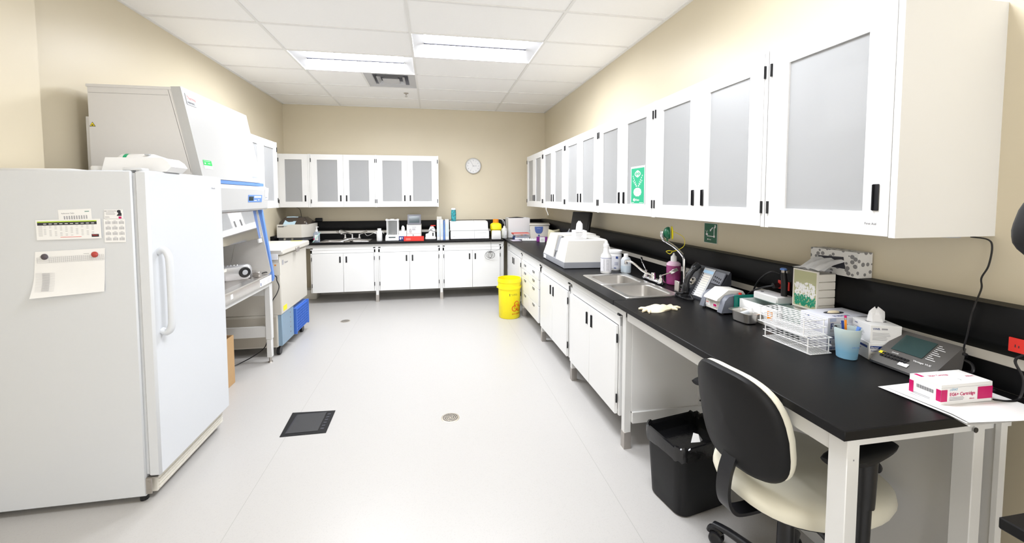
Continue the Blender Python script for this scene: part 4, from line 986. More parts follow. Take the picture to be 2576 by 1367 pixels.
m = mb(mat('clear_green_plastic', (.62, .72, .68), .15, trans=.6, noise=.02)).box(1.64, 1.643, 1.53, 1.645, ZT+.001, ZT+.12).box(1.643, 1.695, 1.53, 1.533, ZT+.001, ZT+.12).box(1.643, 1.695, 1.642, 1.645, ZT+.001, ZT+.12).box(1.643, 1.695, 1.533, 1.642, ZT+.001, ZT+.004); m.build('box', t)

# floral tissue box on the raceway
def floral():
    m = mat('floral_print', (.72, .71, .69), .6); nt = m.node_tree; b = nt.nodes['Principled BSDF']; L = nt.links
    tc = nt.nodes.new('ShaderNodeTexCoord'); mp = nt.nodes.new('ShaderNodeMapping'); mp.inputs['Scale'].default_value = (1, 1.0, 1.0); mp.inputs['Rotation'].default_value = (.6, 0, 0)
    v = nt.nodes.new('ShaderNodeTexVoronoi'); v.inputs['Scale'].default_value = 42; v.inputs['Randomness'].default_value = .8
    L.new(tc.outputs['Object'], mp.inputs[0]); L.new(mp.outputs[0], v.inputs['Vector'])
    r = nt.nodes.new('ShaderNodeValToRGB'); r.color_ramp.interpolation = 'CONSTANT'; e = r.color_ramp.elements
    e[0].position = 0; e[0].color = (.22, .215, .22, 1); e[1].position = .40; e[1].color = (.72, .71, .69, 1)
    L.new(v.outputs['Distance'], r.inputs[0]); L.new(r.outputs[0], b.inputs['Base Color']); return m
FL = floral()
t = wthing('tissue_box', 'grey leaf-patterned tissue box standing on edge on the raceway', 'tissue box', (1.845, 1.56, 1.1725))
mb(FL).slab((1.812, 1.445, 1.1725), X_, Y_, .074, .225, .112, .001).build('carton', t)
m = mb(DARK).prism([(1.66-.03, 1.205), (1.66-.03, 1.250), (1.48+.03, 1.258), (1.48+.02, 1.205)], 'x', 1.8112, 1.8117); m.build('opening', t)
rows = []
for i in range(6):
    u = i/5; rows.append([(1.811-.11*u+.004*math.sin(j*1.7+u*4), 1.632-j*.0165-.004*u, 1.243-.045*u**1.3+.004*math.sin(j*2.1+u*5)-(.0 if i else 0)) for j in range(9)])
mb(TISSUE, True).add([p for r in rows for p in r], [(i*9+j, i*9+j+1, (i+1)*9+j+1, (i+1)*9+j) for i in range(5) for j in range(8)]).build('tissue', t)

# wire racks
def wire_rack():
    t = thing('test_tube_rack', 'x', 'rack', group='white wire test tube racks')
    L_, W_, r = .232, .102, .0016
    for z, n1, n2 in ((.003, 0, 9), (.034, 9, 4), (.066, 9, 4)):
        m = mb(WPLAS).tube([(0, 0, z), (L_, 0, z), (L_, W_, z), (0, W_, z), (0, 0, z)], r*1.2, 6)
        for i in range(1, n2): m.tube([(0, W_*i/n2, z), (L_, W_*i/n2, z)], r, 5)
        for i in range(1, (n1 or 2)+0): m.tube([(L_*i/(n1 or 2), 0, z), (L_*i/(n1 or 2), W_, z)], r, 5)
        m.build('wire_shelf', t)
    for x in (.012, L_-.012):
        for y in (0, W_): mb(WPLAS).tube([(x, y, .0016), (x, y, .0665)], r*1.5, 6).build('post', t)
    return t
off0()
ra = wire_rack(); ra['label'] = 'white wire test tube rack, the lower of the stacked pair'; ra.location = (1.492, 1.372, ZT); ra.rotation_euler = (0, 0, math.radians(91))
ra.location = (1.592, 1.360, ZT)
rb = dup(ra); rb['label'] = 'white wire test tube rack, the upper of the stacked pair'; rb.location = (1.585, 1.378, ZT+.070); rb.rotation_euler = (0, 0, math.radians(93))
# glove boxes
def gbox(label, x, y, z, w, d, h, top):
    t = wthing('glove_box', label, 'box', (x+w/2, y+d/2, z))
    mb(mat('glove_carton', (.68, .69, .76), .5, noise=.05, nscale=15)).slab((x, y, z), X_, Y_, w, d, h, .0006).build('carton', t)
    return t
FB = NAVY
t = gbox('white and blue glove box with oval opening, the upper one beside the wire racks', 1.600, 1.386, ZT+.069, .215, .125, .070, 1)
m = mb(DARK, True).lathe((1.70, 1.45, ZT+.139), [(.048, 0), (.047, .0006), (0, .0006)], 28); [m.v.__setitem__(i, (m.v[i][0], m.v[i][1]*.42, m.v[i][2])) for i in range(len(m.v))]; m.build('opening', t)
m = mb(LAT, True).loft([[(1.70+.03*k*math.cos(a), 1.45+.011*k*math.sin(a), ZT+.1397+h_) for a in [2*PI*i/12 for i in range(12)]] for k, h_ in ((1, 0), (.8, .006), (.3, .008))]); m.build('glove_cuff', t)
m = mb(FB).text('Fusion', (1.612, 1.3855, ZT+.092), X_, Z_, .034).text('FUSION', (1.645, 1.395, ZT+.1392), X_, Y_, .022)
m.m(INKL).lines((1.612, 1.3855, ZT+.080), X_, Z_, .07, 2, .004, .0014).lines((1.70, 1.3855, ZT+.115), X_, Z_, .08, 4, .005, .0014); m.m(mat('pale_blue_print', 'ffffff')).slab((1.610, 1.3858, ZT+.122), X_, Z_, .03, .014, .0004)
m.m(FB).slab((1.5995, 1.49, ZT+.125), -Y_, Z_, .02, .006, .0004).m(INKL).lines((1.5995, 1.50, ZT+.08), -Y_, Z_, .08, 6, .007, .0016); m.build('print', t)
t = gbox('white and blue glove box under the oval-opening one', 1.600, 1.388, ZT+.0005, .215, .125, .068, 0)
m = mb(FB).text('OCEAN', (1.606, 1.3875, ZT+.049), X_, Z_, .0165).text('M', (1.608, 1.3875, ZT+.032), X_, Z_, .014).text('Fusion', (1.603, 1.3875, ZT+.006), X_, Z_, .0185); m.m(INKL).slab((1.603, 1.3876, ZT+.024), X_, Z_, .05, .006, .0003).lines((1.625, 1.3876, ZT+.034), X_, Z_, .03, 2, .005, .0014)
m.m(FB).slab((1.5995, 1.49, ZT+.02), -Y_, Z_, .03, .03, .0004); m.build('print', t)

# pen cup
t = wthing('pen_cup', 'frosted pale blue plastic cup holding pens, beside the tissue boxes', 'cup', (1.612, 1.315, ZT))
def cupmat():
    m = mat('blue_cup', (.35, .55, .66), .4, noise=.0); nt = m.node_tree; b = nt.nodes['Principled BSDF']; L = nt.links
    tc = nt.nodes.new('ShaderNodeTexCoord'); sx = nt.nodes.new('ShaderNodeSeparateXYZ'); L.new(tc.outputs['Object'], sx.inputs[0])
    r = nt.nodes.new('ShaderNodeValToRGB'); e = r.color_ramp.elements; e[0].position = .25; e[0].color = (.20, .42, .60, 1); e[1].position = .85; e[1].color = (.50, .60, .60, 1)
    mr = nt.nodes.new('ShaderNodeMapRange'); mr.inputs[2].default_value = .12; L.new(sx.outputs[2], mr.inputs[0]); L.new(mr.outputs[0], r.inputs[0]); L.new(r.outputs[0], b.inputs['Base Color']); return m
cc = (1.612, 1.315, ZT+.0005)
mb(cupmat(), True).lathe(cc, [(.030, 0), (.033, .003), (.040, .085), (.0405, .087), (.043, .118), (.043, .121), (.041, .121), (.038, .085), (.031, .005), (0, .005)], 32).build('cup', t)
mb(BLUE).text('SIGMA.COM', (1.592, 1.2795, ZT+.052), (.95, -.12, 0), Z_, .0055, .0008).build('print', t)
t = wthing('pencil', 'orange pencil with eraser standing in the pale blue cup', 'pencil', (1.61, 1.32, ZT+.01))
mb(ORANGE, True).tube([(1.615, 1.318, ZT+.007), (1.612, 1.325, ZT+.150)], .004, 6).m(STEELD).tube([(1.612, 1.325, ZT+.150), (1.612, 1.3255, ZT+.158)], .0043, 10).m(PINK).tube([(1.612, 1.3255, ZT+.158), (1.612, 1.326, ZT+.166)], .0042, 10).build('pencil', t)
for nm_, mm, p0, p1, lb in (('pen', NAVY, (1.60, 1.31), (1.594, 1.322), 'dark blue pen in the pale blue cup beside the pencil'), ('pen', BLACKP, (1.60, 1.32), (1.577, 1.335), 'black clip pen leaning at the far rim of the pale blue cup'), ('marker', BLUE, (1.62, 1.31), (1.648, 1.300), 'blue marker cap showing at the near rim of the pale blue cup')):
    t = wthing(nm_, lb, 'pen', (*p0, ZT+.01)); z1 = ZT+(.148 if mm is NAVY else .126)
    mb(mm, True).tube([(*p0, ZT+.009), (*p1, z1)], .0045 if nm_ == 'pen' else .007, 8).build('barrel', t)

# wipes and applicator boxes (stacked)
off0(); rz = math.radians(-21)
t = tissue('tissue_box', 'white wipes box with a raised tissue, stacked on the small applicator box', (1.752, 1.320, ZT+.0665), .105, .115, .070, rz, True, hh=.055, tw=.030)
m = mb(NAVY).text('VWR', (-.045, -.0579, .052), X_, Z_, .011); m.m(INKL).lines((-.045, -.0579, .012), X_, Z_, .06, 6, .0055, .0014).slab((-.015, -.0579, .053), X_, Z_, .02, .006, .0003)
m.m(NAVY).text('VWR', (-.0528, .035, .055), -Y_, Z_, .008); m.m(INKL).lines((-.0528, .045, .018), -Y_, Z_, .07, 5, .006, .0014); m.build('print', t)
t = thing('applicator_box', 'white applicator box with dark blue band under the wipes box', 'box', (1.748, 1.318, ZT+.0003), rz)
mb(PAPER).slab((-.055, -.058, 0), X_, Y_, .11, .116, .0655, .0006).build('carton', t)
m = mb(NAVY).slab((-.050, -.0585, .044), X_, Z_, .10, .011, .0004).slab((-.0554, .05, .044), -Y_, Z_, .10, .009, .0004); m.text('Scientific Products', (-.048, -.0585, .033), X_, Z_, .0095).text('Scientific Products', (-.0554, .052, .033), -Y_, Z_, .009); m.m(WPLAS).text('Baxter', (-.048, -.059, .046), X_, Z_, .0095)
m.m(INKL).text('Wood Applicators', (-.048, -.0585, .018), X_, Z_, .009).text('Wood Applicators', (-.0554, .052, .02), -Y_, Z_, .008).build('print', t)

# handheld-style display terminal (wedge)
t = wthing('weather_console', 'dark grey wedge console with green screen and keypad behind the cartridge box', 'console', (1.73, 1.13, ZT))
sl2 = V((.82, 0, .57)).normalized(); CG = mat('console_grey', (.10, .095, .09), .42, noise=.05)
m = mb(CG).prism([(1.665, ZT+.001), (1.657, ZT+.012), (1.668, ZT+.026), (1.800, ZT+.118), (1.812, ZT+.112), (1.79, ZT+.001)], 'y', 1.075, 1.262); m.build('case', t)
m = mb(BLACKP).prism([(1.668, ZT+.0005), (1.654, ZT+.006), (1.659, ZT+.014), (1.80, ZT+.012), (1.80, ZT+.0005)], 'y', 1.073, 1.264); m.build('base', t)
o = V((1.668, 1.262, ZT+.0275)); yy = -Y_
def cf(u, v, off=.0006): return o + yy*u + sl2*v + yy.cross(sl2)*off
m = mb(mat('lcd_green', (.035, .07, .07), .15, noise=.05)).slab(cf(.028, .056), yy, sl2, .098, .085, .0008); m.build('screen', t)
m = mb(BLACKP)
for i in range(8):
    for j in range(2): m.slab(cf(.018+i*.011, .010+j*.013), yy, sl2, .0085, .009, .002)
m.build('keypad', t)
m = mb(mat('yellow_label', 'ffffff')).slab(cf(.006, .022), yy, sl2, .02, .012, .0006); m.m(PAPER).text('Vantage VUE', cf(.112, .033), yy, sl2, .010).text('DAVIS', cf(.04, .040), yy, sl2, .008).slab(cf(.085, -.004, .001), yy, sl2, .03, .016, .0006)
for i in range(9): m.slab(cf(.134, .060+i*.009), yy, sl2, .028-.009*(i % 3), .0025, .0004)
m.build('print', t)
# papers and cartridge box
t = wthing('paper_stack', 'loose white sheets hanging over the near end of the worktop', 'paper', (1.62, .97, ZT))
for k, (dx, dy, rr_) in enumerate(((0, 0, 0), (-.006, .01, 2.5), (.004, -.004, -2))):
    a = math.radians(-1+rr_); rows = []
    for i in range(9):
        for j in range(7):
            u, v = i/8, j/6; x = 1.472+dx+.30*u; y = .855+dy+.225*v; x_, y_ = x-1.6, y-.95
            x, y = 1.6+x_*math.cos(a)-y_*math.sin(a), .95+x_*math.sin(a)+y_*math.cos(a)
            z = ZT+.001+.0012*k + (.004*(1-v)*(1-u)*k if 1 else 0) - (.35*max(0, .884-y)**1.15) 
            if y < .888 and z < ZT+.001: z = z
            rows.append((x, y, z))
    mb(PAPER, True).add(rows, [(i*7+j, (i+1)*7+j, (i+1)*7+j+1, i*7+j+1) for i in range(8) for j in range(6)]).build('sheet', t)
off0(); t = thing('cartridge_box', 'white cartridge carton with magenta panels standing on the loose sheets', 'box', (1.6025, .985, ZT+.0068), math.radians(-1.5))
mb(PAPER).slab((-.095, -.042, 0), X_, Y_, .19, .084, .062, .0006).m(INKL).slab((-.0954, -.0424, .052), X_, Z_, .1908, .0004, .0003).build('carton', t)
m = mb(PINK).slab((-.0950, -.0425, .010), X_, Z_, .022, .036, .0004).slab((.040, -.0425, .010), X_, Z_, .055, .038, .0004).slab((-.0954, .042, .006), -Y_, Z_, .012, .038, .0004).slab((-.0954, -.030, .010), -Y_, Z_, .012, .036, .0004).slab((-.088, .015, .0622), X_, Y_, .012, .022, .0003)
m.text('EG6+ Cartridge', (-.064, -.0425, .026), X_, Z_, .0145).text('EG6+ Cartridge', (-.060, .012, .0623), X_, Y_, .011).text('Abbott', (.010, -.0425, .012), X_, Z_, .006)
m.m(mat('cyan_print', (.25, .50, .70), .5)).text('i-STAT', (-.064, -.0425, .042), X_, Z_, .010); m.m(INKL).lines((-.064, -.0425, .012), X_, Z_, .055, 3, .0042, .0014).lines((-.0954, .03, .005), -Y_, Z_, .045, 2, .004, .0014)
m.m(INK)
for i in range(22): m.slab((-.0954, .022-i*.0021, .028), -Y_, Z_, .0006+.001*(i*7 % 3)/2, .011, .0003)
m.m(PINK).text('Abbott', (.055, -.005, .0623), X_, Y_, .010); m.m(INK).text('2', (.005, -.022, .0623), X_, Y_, .012)
m.build('print', t)

# cables on the right wall
t = wthing('hanging_cable', 'black cable hanging from under the nearest wall cabinet down the beige wall', 'cord', (1.87, 1.07, 1.39))
m = mb(BLACKP, True).tube(smooth_pts([(1.82, 1.085, 1.389), (1.872, 1.072, 1.38), (1.876, 1.062, 1.355), (1.872, 1.066, 1.29), (1.872, 1.082, 1.245), (1.868, 1.078, 1.21), (1.800, 1.052, 1.165), (1.790, 1.055, 1.12), (1.788, 1.06, 1.06), (1.80, 1.075, 1.0), (1.82, 1.08, .97)], 6), .0026, 8)
m.tube(smooth_pts([(1.82, 1.08, .97), (1.80, 1.07, .985), (1.80, 1.10, .97), (1.81, 1.06, .955), (1.80, 1.05, .93), (1.81, 1.09, .915), (1.80, 1.02, .905), (1.79, .985, .895)], 6), .005, 8); m.build('cord', t)
t = wthing('puck_light', 'flat round light fitting under the nearest wall cabinet', 'light', (1.78, 1.09, 1.385))
mb(LGREY, True).lathe((1.77, 1.12, 1.3915), [(.035, 0), (.033, -.006), (0, -.008)], 24).build('puck', t)
t = wthing('power_cable', 'black cable curling out behind the cartridge box', 'cord', (1.76, .95, ZT))
mb(BLACKP, True).tube(smooth_pts([(1.712, .945, ZT+.006), (1.745, .93, ZT+.006), (1.79, .93, ZT+.012), (1.80, .93, ZT+.07), (1.80, .95, ZT+.12), (1.798, .93, ZT+.15)], 6), .0035, 8).build('cord', t)

# signs
t = wthing('eye_wash_sign', 'tall green eye wash sign with white eye and spray drops on a cabinet door', 'sign', (1.4785, 2.747, 1.48))
xs_ = 1.4786
mb(WPLAS).slab((xs_, 2.852, 1.480), -Y_, Z_, .206, .276, .0015).build('backing', t)
mb(mat('sign_green_bright', (.02, .42, .22), .35, noise=.01)).slab((xs_-.0016, 2.844, 1.484), -Y_, Z_, .188, .258, .0004).build('green_field', t)
m = mb(WPLAS); xo = xs_-.0022; cy_ = 2.750
def disc(m, y, z, ry, rz_, n=20, x=None, tiltd=0):
    ca_, sa_ = math.cos(tiltd), math.sin(tiltd)
    m.add([(x or xo, y-(ry*math.cos(a)*ca_-rz_*math.sin(a)*sa_), z+ry*math.cos(a)*sa_+rz_*math.sin(a)*ca_) for a in [2*PI*i/n for i in range(n)]], [tuple(range(n))], False)
disc(m, cy_, 1.700, .043, .021, x=xo); disc(m, cy_, 1.700, .030, .026, x=xo-.0001)
for s_1 in (-1, 1):
    for k in range(6):
        disc(m, cy_+s_1*(.012+k*.011), 1.612+k*.0145, .0045, .006, 10, xo, s_1*.5)
    for k in range(4):
        disc(m, cy_+s_1*(.020+k*.014), 1.612+k*.012, .0045, .006, 10, xo, s_1*.8)
m.prism([(cy_-.050, 1.585), (cy_-.058, 1.565), (cy_-.045, 1.545), (cy_-.03, 1.543), (cy_-.025, 1.536), (cy_+.025, 1.536), (cy_+.03, 1.543), (cy_+.045, 1.545), (cy_+.058, 1.565), (cy_+.050, 1.585), (cy_+.02, 1.598), (cy_-.02, 1.598)], 'x', xo-.0003, xo)
disc(m, cy_+.045, 1.510, .018, .011, x=xo); m.text('Haws', (xo, cy_+.022, 1.503), -Y_, Z_, .022, .0003).slab((xo, 2.838, 1.488), -Y_, Z_, .04, .003, .0003).slab((xo, 2.72, 1.488), -Y_, Z_, .055, .003, .0003)
m.m(mat('sign_green_bright', 'ffffff')); disc(m, cy_, 1.700, .032, .014, x=xo-.0003)
for k in range(3): m.slab((xo-.0004, cy_+.04, 1.557+k*.012), -Y_, Z_, .08, .0012, .0002)
m.m(WPLAS); disc(m, cy_, 1.700, .014, .013, x=xo-.0005); m.m(mat('sign_green_bright', 'ffffff')); disc(m, cy_, 1.700, .008, .009, x=xo-.0007); disc(m, cy_+.045, 1.510, .003, .010, 8, xo-.0003)
m.build('pictogram', t)
t = wthing('eye_wash_sign', 'small dark green sign showing a swing arm, on the wall under the cabinets', 'sign', (1.8905, 2.493, 1.21))
xs_ = 1.8900
mb(WPLAS).slab((xs_, 2.560, 1.210), -Y_, Z_, .134, .139, .0015, .0006).build('backing', t)
mb(DGREEN).slab((xs_-.0016, 2.557, 1.213), -Y_, Z_, .128, .133, .0004).build('green_field', t)
xo = xs_-.0022; m = mb(WPLAS).slab((xo, 2.528, 1.256), -Y_, Z_, .065, .005, .0004).slab((xo, 2.463, 1.252), -Y_, Z_, .014, .014, .0005).slab((xo, 2.460, 1.262), -Y_, Z_, .006, .062, .0004)
disc(m, 2.530, 1.270, .012, .007, 14, xo); disc(m, 2.448, 1.328, .006, .012, 14, xo)
m.prism([(2.468, 1.318), (2.475, 1.322), (2.493, 1.305), (2.498, 1.308), (2.500, 1.292), (2.486, 1.295), (2.489, 1.299)], 'x', xo-.0004, xo)
for s_1 in (-1, 1): m.slab((xo, 2.531, 1.278), (0, -s_1*.5, 1), (0, 1, s_1*.5), .022, .002, .0003)
disc(m, 2.520, 1.236, .006, .005, 12, xo); m.text('Haws', (xo, 2.512, 1.232), -Y_, Z_, .012, .0003); m.build('pictogram', t)
m = wthing('paper_strip', 'narrow white paper strip hanging from the far wall cabinets', 'strip', (1.47, 5.12, 1.40))
mb(PAPER, True).add([(1.4705, 5.13+.03*j, 1.43-.028*i+.0) if i < 2 else (1.4705-.01*math.sin(i), 5.13-.012*i+.03*j, 1.43-.026*i) for i in range(6) for j in range(2)], [(2*i, 2*i+1, 2*i+3, 2*i+2) for i in range(5)]).build('strip', m)
off0()
# ================================================================ BACK BENCH
off0()
# far sink
s = wthing('sink', 'far stainless steel sink set in the back wall worktop', 'sink', (-1.275, 6.345, ZC))
m = mb(STEEL, True); bowl(m, -1.455, 6.345, .26, .27, ZC+.0005, .15, .345, .35); m.build('bowl', s)
m = mb(STEEL, True); bowl(m, -1.105, 6.345, .26, .27, ZC+.0005, .15, .345, .35); m.build('bowl', s)
f = wthing('sink_tap', 'chrome deck tap with spread wing levers at the far sink', 'tap', (-1.24, 6.56, ZC))
mb(CHROME).slab((-1.37, 6.54, ZC+.001), X_, Y_, .26, .045, .022, .005).build('deck_plate', f)
mb(CHROME, True).lathe((-1.24, 6.56, ZC+.02), [(.018, 0), (.014, .03), (.014, .06), (.006, .066)], 18).tube(smooth_pts([(-1.24, 6.56, ZC+.075), (-1.30, 6.50, ZC+.11), (-1.37, 6.43, ZC+.150), (-1.39, 6.41, ZC+.150)], 5), .009, 10).cyl((-1.392, 6.408, ZC+.152), (-1.392, 6.408, ZC+.12), .011, 12).build('spout', f)
for s_1 in (-1, 1):
    x0 = -1.24+s_1*.105
    m = mb(CHROME, True).lathe((x0, 6.56, ZC+.02), [(.022, 0), (.013, .03), (.013, .058), (.004, .064)], 16)
    u = V((s_1*.9, -.1, .45)).normalized(); wv = V((-.45*s_1, 0, .9))*s_1; m.tube([(x0, 6.56, ZC+.07), V((x0, 6.56, ZC+.07))+u*.05], .005, 8).slab(V((x0, 6.55, ZC+.07))+u*.045-wv*.012, u, wv, .09, .026, .004, .0015); m.build('lever_handle', f)
t = wthing('steel_tubing', 'thin bent steel tube lying beside the far sink', 'tube', (-1.0, 6.6, ZC))
mb(STEEL, True).tube(smooth_pts([(-1.07, 6.60, ZC+.10), (-1.03, 6.60, ZC+.05), (-.98, 6.60, ZC+.06), (-.92, 6.60, ZC+.09), (-.86, 6.60, ZC+.06), (-.80, 6.60, ZC+.006)], 5), .004, 8).build('tube', t)
t = wthing('steel_scoop', 'small bright steel ladle resting at the front rim of the far sink', 'ladle', (-1.26, 6.14, ZC))
mb(STEEL, True).tube([(-1.32, 6.13, ZC+.012), (-1.22, 6.16, ZC+.04)], .005, 8).lathe((-1.18, 6.165, ZC+.001), [(.015, 0), (.028, .018), (.026, .018), (.012, .004)], 18).build('ladle', t)
# shaker / warmer box
t = wthing('incubator', 'pale beige box incubator with smoked brown dome in the back left corner', 'incubator', (-1.98, 6.36, ZC))
IB = mat('incubator_beige', (.66, .63, .57), .45, noise=.02)
m = mb(IB).prism([(-2.195, 6.198), (-1.86, 6.17), (-1.755, 6.30), (-1.755, 6.60), (-2.195, 6.60)], 'z', ZC+.075, ZC+.262); m.m(DARK).slab((-2.18, 6.1955, ZC+.228), (1, -.085, 0), Z_, .08, .010, .0008); m.build('cabinet', t)
mb(GREYP).prism([(-2.19, 6.24), (-1.86, 6.22), (-1.79, 6.32), (-1.79, 6.55), (-2.19, 6.55)], 'z', ZC+.03, ZC+.075).build('base', t)
m = mb(CREAM)
for x in (-2.10, -2.0): m.cyl((x, 6.235, ZC+.052), (x, 6.215, ZC+.052), .016, 14)
m.build('knobs', t)
for x in (-2.15, -1.85):
    for y in (6.28, 6.52): mb(BLACKP).cyl((x, y, ZC), (x, y, ZC+.031), .014, 10).build('foot', t)
DOME = mat('smoked_brown', (.05, .038, .03), .25, noise=.05)
m = mb(DOME); m.loft([ring(-1.985, 6.40, ZC+.262, .40, .34, .03), ring(-1.985, 6.40, ZC+.30, .38, .32, .03), ring(-1.985, 6.40, ZC+.36, .26, .22, .03)]); m.m(STEEL).cyl((-1.83, 6.25, ZC+.295), (-1.83, 6.235, ZC+.295), .01, 10); m.build('dome_lid', t)
t = wthing('blue_cloth', 'light blue sheet draped over the smoked dome of the incubator', 'cloth', (-2.0, 6.3, ZC+.36))
rows = []
for i in range(7):
    u = i/6; yy = 6.42-.20*u; zz = ZC+.362-.0*u if u < .5 else ZC+.362-.115*(u-.5)/.5-.002
    off_ = 0 if u < .5 else -.045*(u-.5)
    rows.append([(-2.07-.045*u+.155*j/5, yy+off_-.006*math.sin(j*1.3)*u-.012, zz+.006*math.sin(j*1.4+u*3)+.004) for j in range(6)])
mb(BLUEC, True).add([p for r in rows for p in r], [(i*6+j, i*6+j+1, (i+1)*6+j+1, (i+1)*6+j) for i in range(6) for j in range(5)]).build('cloth', t)
t = wthing('power_adapter', 'black power adapter on the raceway beside the incubator', 'adapter', (-1.79, 6.66, 1.165))
mb(BLACKP).slab((-1.80, 6.645, 1.1655), X_, Y_, .10, .05, .055, .006).build('adapter', t)
t = wthing('hanging_cable', 'thin black cable under the corner cabinet behind the incubator', 'cord', (-2.02, 6.70, 1.3))
mb(BLACKP, True).tube(smooth_pts([(-2.09, 6.70, 1.389), (-2.04, 6.705, 1.36), (-2.02, 6.71, 1.28), (-2.01, 6.71, 1.19)], 5), .003, 6).build('cord', t)

t = wthing('sanitiser_bottle', 'clear pump bottle of hand sanitiser at the left end of the far sink', 'bottle', (-1.665, 6.20, ZC))
mb(mat('clear_gel', (.55, .62, .72), .15, trans=.5, noise=.02), True).rbox((-1.665, 6.20, ZC+.0005), .088, .06, [(0, .92), (.008, 1), (.13, 1), (.155, .55)], .025).build('bottle', t)
mb(WPLAS, True).lathe((-1.665, 6.20, ZC+.156), [(.018, 0), (.018, .025), (.007, .028), (.006, .06), (.012, .062), (.012, .07), (0, .071)], 16).tube([(-1.665, 6.20, ZC+.224), (-1.635, 6.19, ZC+.222)], .005, 8).build('pump', t)
m = mb(PINK).slab((-1.70, 6.1685, ZC+.03), X_, Z_, .014, .03, .0008).m(PAPER).slab((-1.683, 6.1685, ZC+.03), X_, Z_, .045, .08, .0006); m.build('label_wrap', t)
t = wthing('brush', 'pale turquoise brush leaning across the hand sanitiser bottle', 'brush', (-1.65, 6.15, ZC))
mb(mat('pale_turquoise', (.40, .68, .62), .4, noise=.03), True).tube([(-1.70, 6.13, ZC+.006), (-1.60, 6.15, ZC+.145)], [.006, .006], 8).build('handle', t)
t = wthing('white_jar', 'white narrow-topped plastic jar between far sink and balance', 'jar', (-.795, 6.25, ZC))
mb(WPLAS, True).lathe((-.795, 6.25, ZC+.0005), [(.040, 0), (.042, .005), (.042, .135), (.036, .148)], 24).build('jar', t)
mb(WPLAS, True).lathe((-.795, 6.25, ZC+.148), [(.028, 0), (.028, .036), (0, .038)], 20).build('lid', t)
for s_1 in (-1, 1): mb(WPLAS, True).tube([(-.795+s_1*.030, 6.25, ZC+.13), (-.795+s_1*.055, 6.25, ZC+.135), (-.795+s_1*.065, 6.25, ZC+.105)], .003, 6).build('hook', t)

# analytical balance
t = wthing('analytical_balance', 'analytical balance with glass draught shield on the back bench', 'balance', (-.61, 6.32, ZC))
mb(WPLAS).prism([(6.17, ZC+.008), (6.20, ZC+.07), (6.25, ZC+.085), (6.45, ZC+.085), (6.45, ZC+.008)], 'x', -.70, -.51).build('base', t)
m = mb(SCREEN).slab((-.655, 6.181, ZC+.048), X_, V((0, .43, 1)), .10, .014, .001); m.build('display', t)
m = mb(WPLAS)
for x in (-.69, -.535):
    for y in (6.25, 6.42): m.box(x, x+.014, y, y+.014, ZC+.085, ZC+.30)
m.box(-.695, -.515, 6.245, 6.44, ZC+.30, ZC+.312).box(-.70, -.67, 6.24, 6.26, ZC+.298, ZC+.325).box(-.54, -.51, 6.24, 6.26, ZC+.298, ZC+.325).box(-.63, -.58, 6.25, 6.28, ZC+.312, ZC+.325).build('shield_frame', t)
mb(mat('shield_glass', (.85, .86, .85), .05, trans=.9, ior=1.2, noise=.01)).box(-.676, -.535, 6.253, 6.256, ZC+.087, ZC+.298).build('glass_shield', t)
mb(GREYP).box(-.676, -.535, 6.425, 6.432, ZC+.087, ZC+.298).build('rear_panel', t)
mb(STEEL, True).lathe((-.605, 6.34, ZC+.085), [(.006, 0), (.006, .02), (.045, .022), (.045, .025), (0, .025)], 24).build('pan', t)
for x in (-.68, -.53): mb(BLACKP).cyl((x, 6.20, ZC), (x, 6.20, ZC+.009), .012, 10).cyl((x, 6.42, ZC), (x, 6.42, ZC+.009), .012, 10).build('foot', t)

# tissue carton + blood analyser + red tray
off0(); t = tissue('tissue_box', 'white tissue carton on a blue box beside the touch screen analyser', (-.455, 6.30, ZC+.0615), .11, .11, .075, 0, True, hh=.08, tw=.026)
t = wthing('blue_box', 'small blue and white box under the tissue carton', 'box', (-.455, 6.30, ZC))
m = mb(NAVY).slab((-.51, 6.245, ZC+.0005), X_, Y_, .11, .11, .060, .0006); m.m(WPLAS).slab((-.50, 6.2445, ZC+.012), X_, Z_, .02, .035, .0005).slab((-.47, 6.2445, ZC+.02), X_, Z_, .012, .03, .0005); m.build('carton', t)
t = wthing('touch_analyser', 'cream blood analyser with dark tilted touch screen behind the red tray', 'analyser', (-.29, 6.36, ZC))
mb(BEIGE).prism([(6.24, ZC+.001), (6.24, ZC+.20), (6.27, ZC+.235), (6.50, ZC+.235), (6.50, ZC+.001)], 'x', -.395, -.18).build('case', t)
m = mb(mat('screen_bezel', (.05, .05, .065), .35, noise=.03)).prism([(6.262, ZC+.232), (6.325, ZC+.385), (6.36, ZC+.385), (6.36, ZC+.232)], 'x', -.385, -.185); m.m(SCREEN).slab((-.362, 6.2735, ZC+.262), X_, V((0, .41, 1)), .155, .105, .001); m.build('touch_screen', t)
m = mb(WPLAS).slab((-.392, 6.239, ZC+.10), X_, Z_, .208, .125, .004, .002).slab((-.392, 6.239, ZC+.004), X_, Z_, .208, .092, .006, .002); d_ = m.build('front_cover', t)
m = mb(LGREY).slab((-.38, 6.2345, ZC+.212), X_, Z_, .18, .004, .0006).slab((-.315, 6.2345, ZC+.15), X_, Z_, .05, .03, .0006).slab((-.315, 6.2345, ZC+.19), X_, Z_, .06, .012, .0006); m.m(DARK).slab((-.303, 6.2325, ZC+.065), X_, Z_, .008, .022, .002); m.build('slots', d_)
mb(LGREY, True).tube(smooth_pts([(-.345, 6.225, ZC+.12), (-.35, 6.222, ZC+.165), (-.335, 6.222, ZC+.175), (-.328, 6.222, ZC+.16), (-.33, 6.225, ZC+.12)], 4), .004, 8).build('sample_probe', t)
t = wthing('red_tray', 'bright red plastic tray in front of the touch screen analyser', 'tray', (-.285, 6.13, ZC))
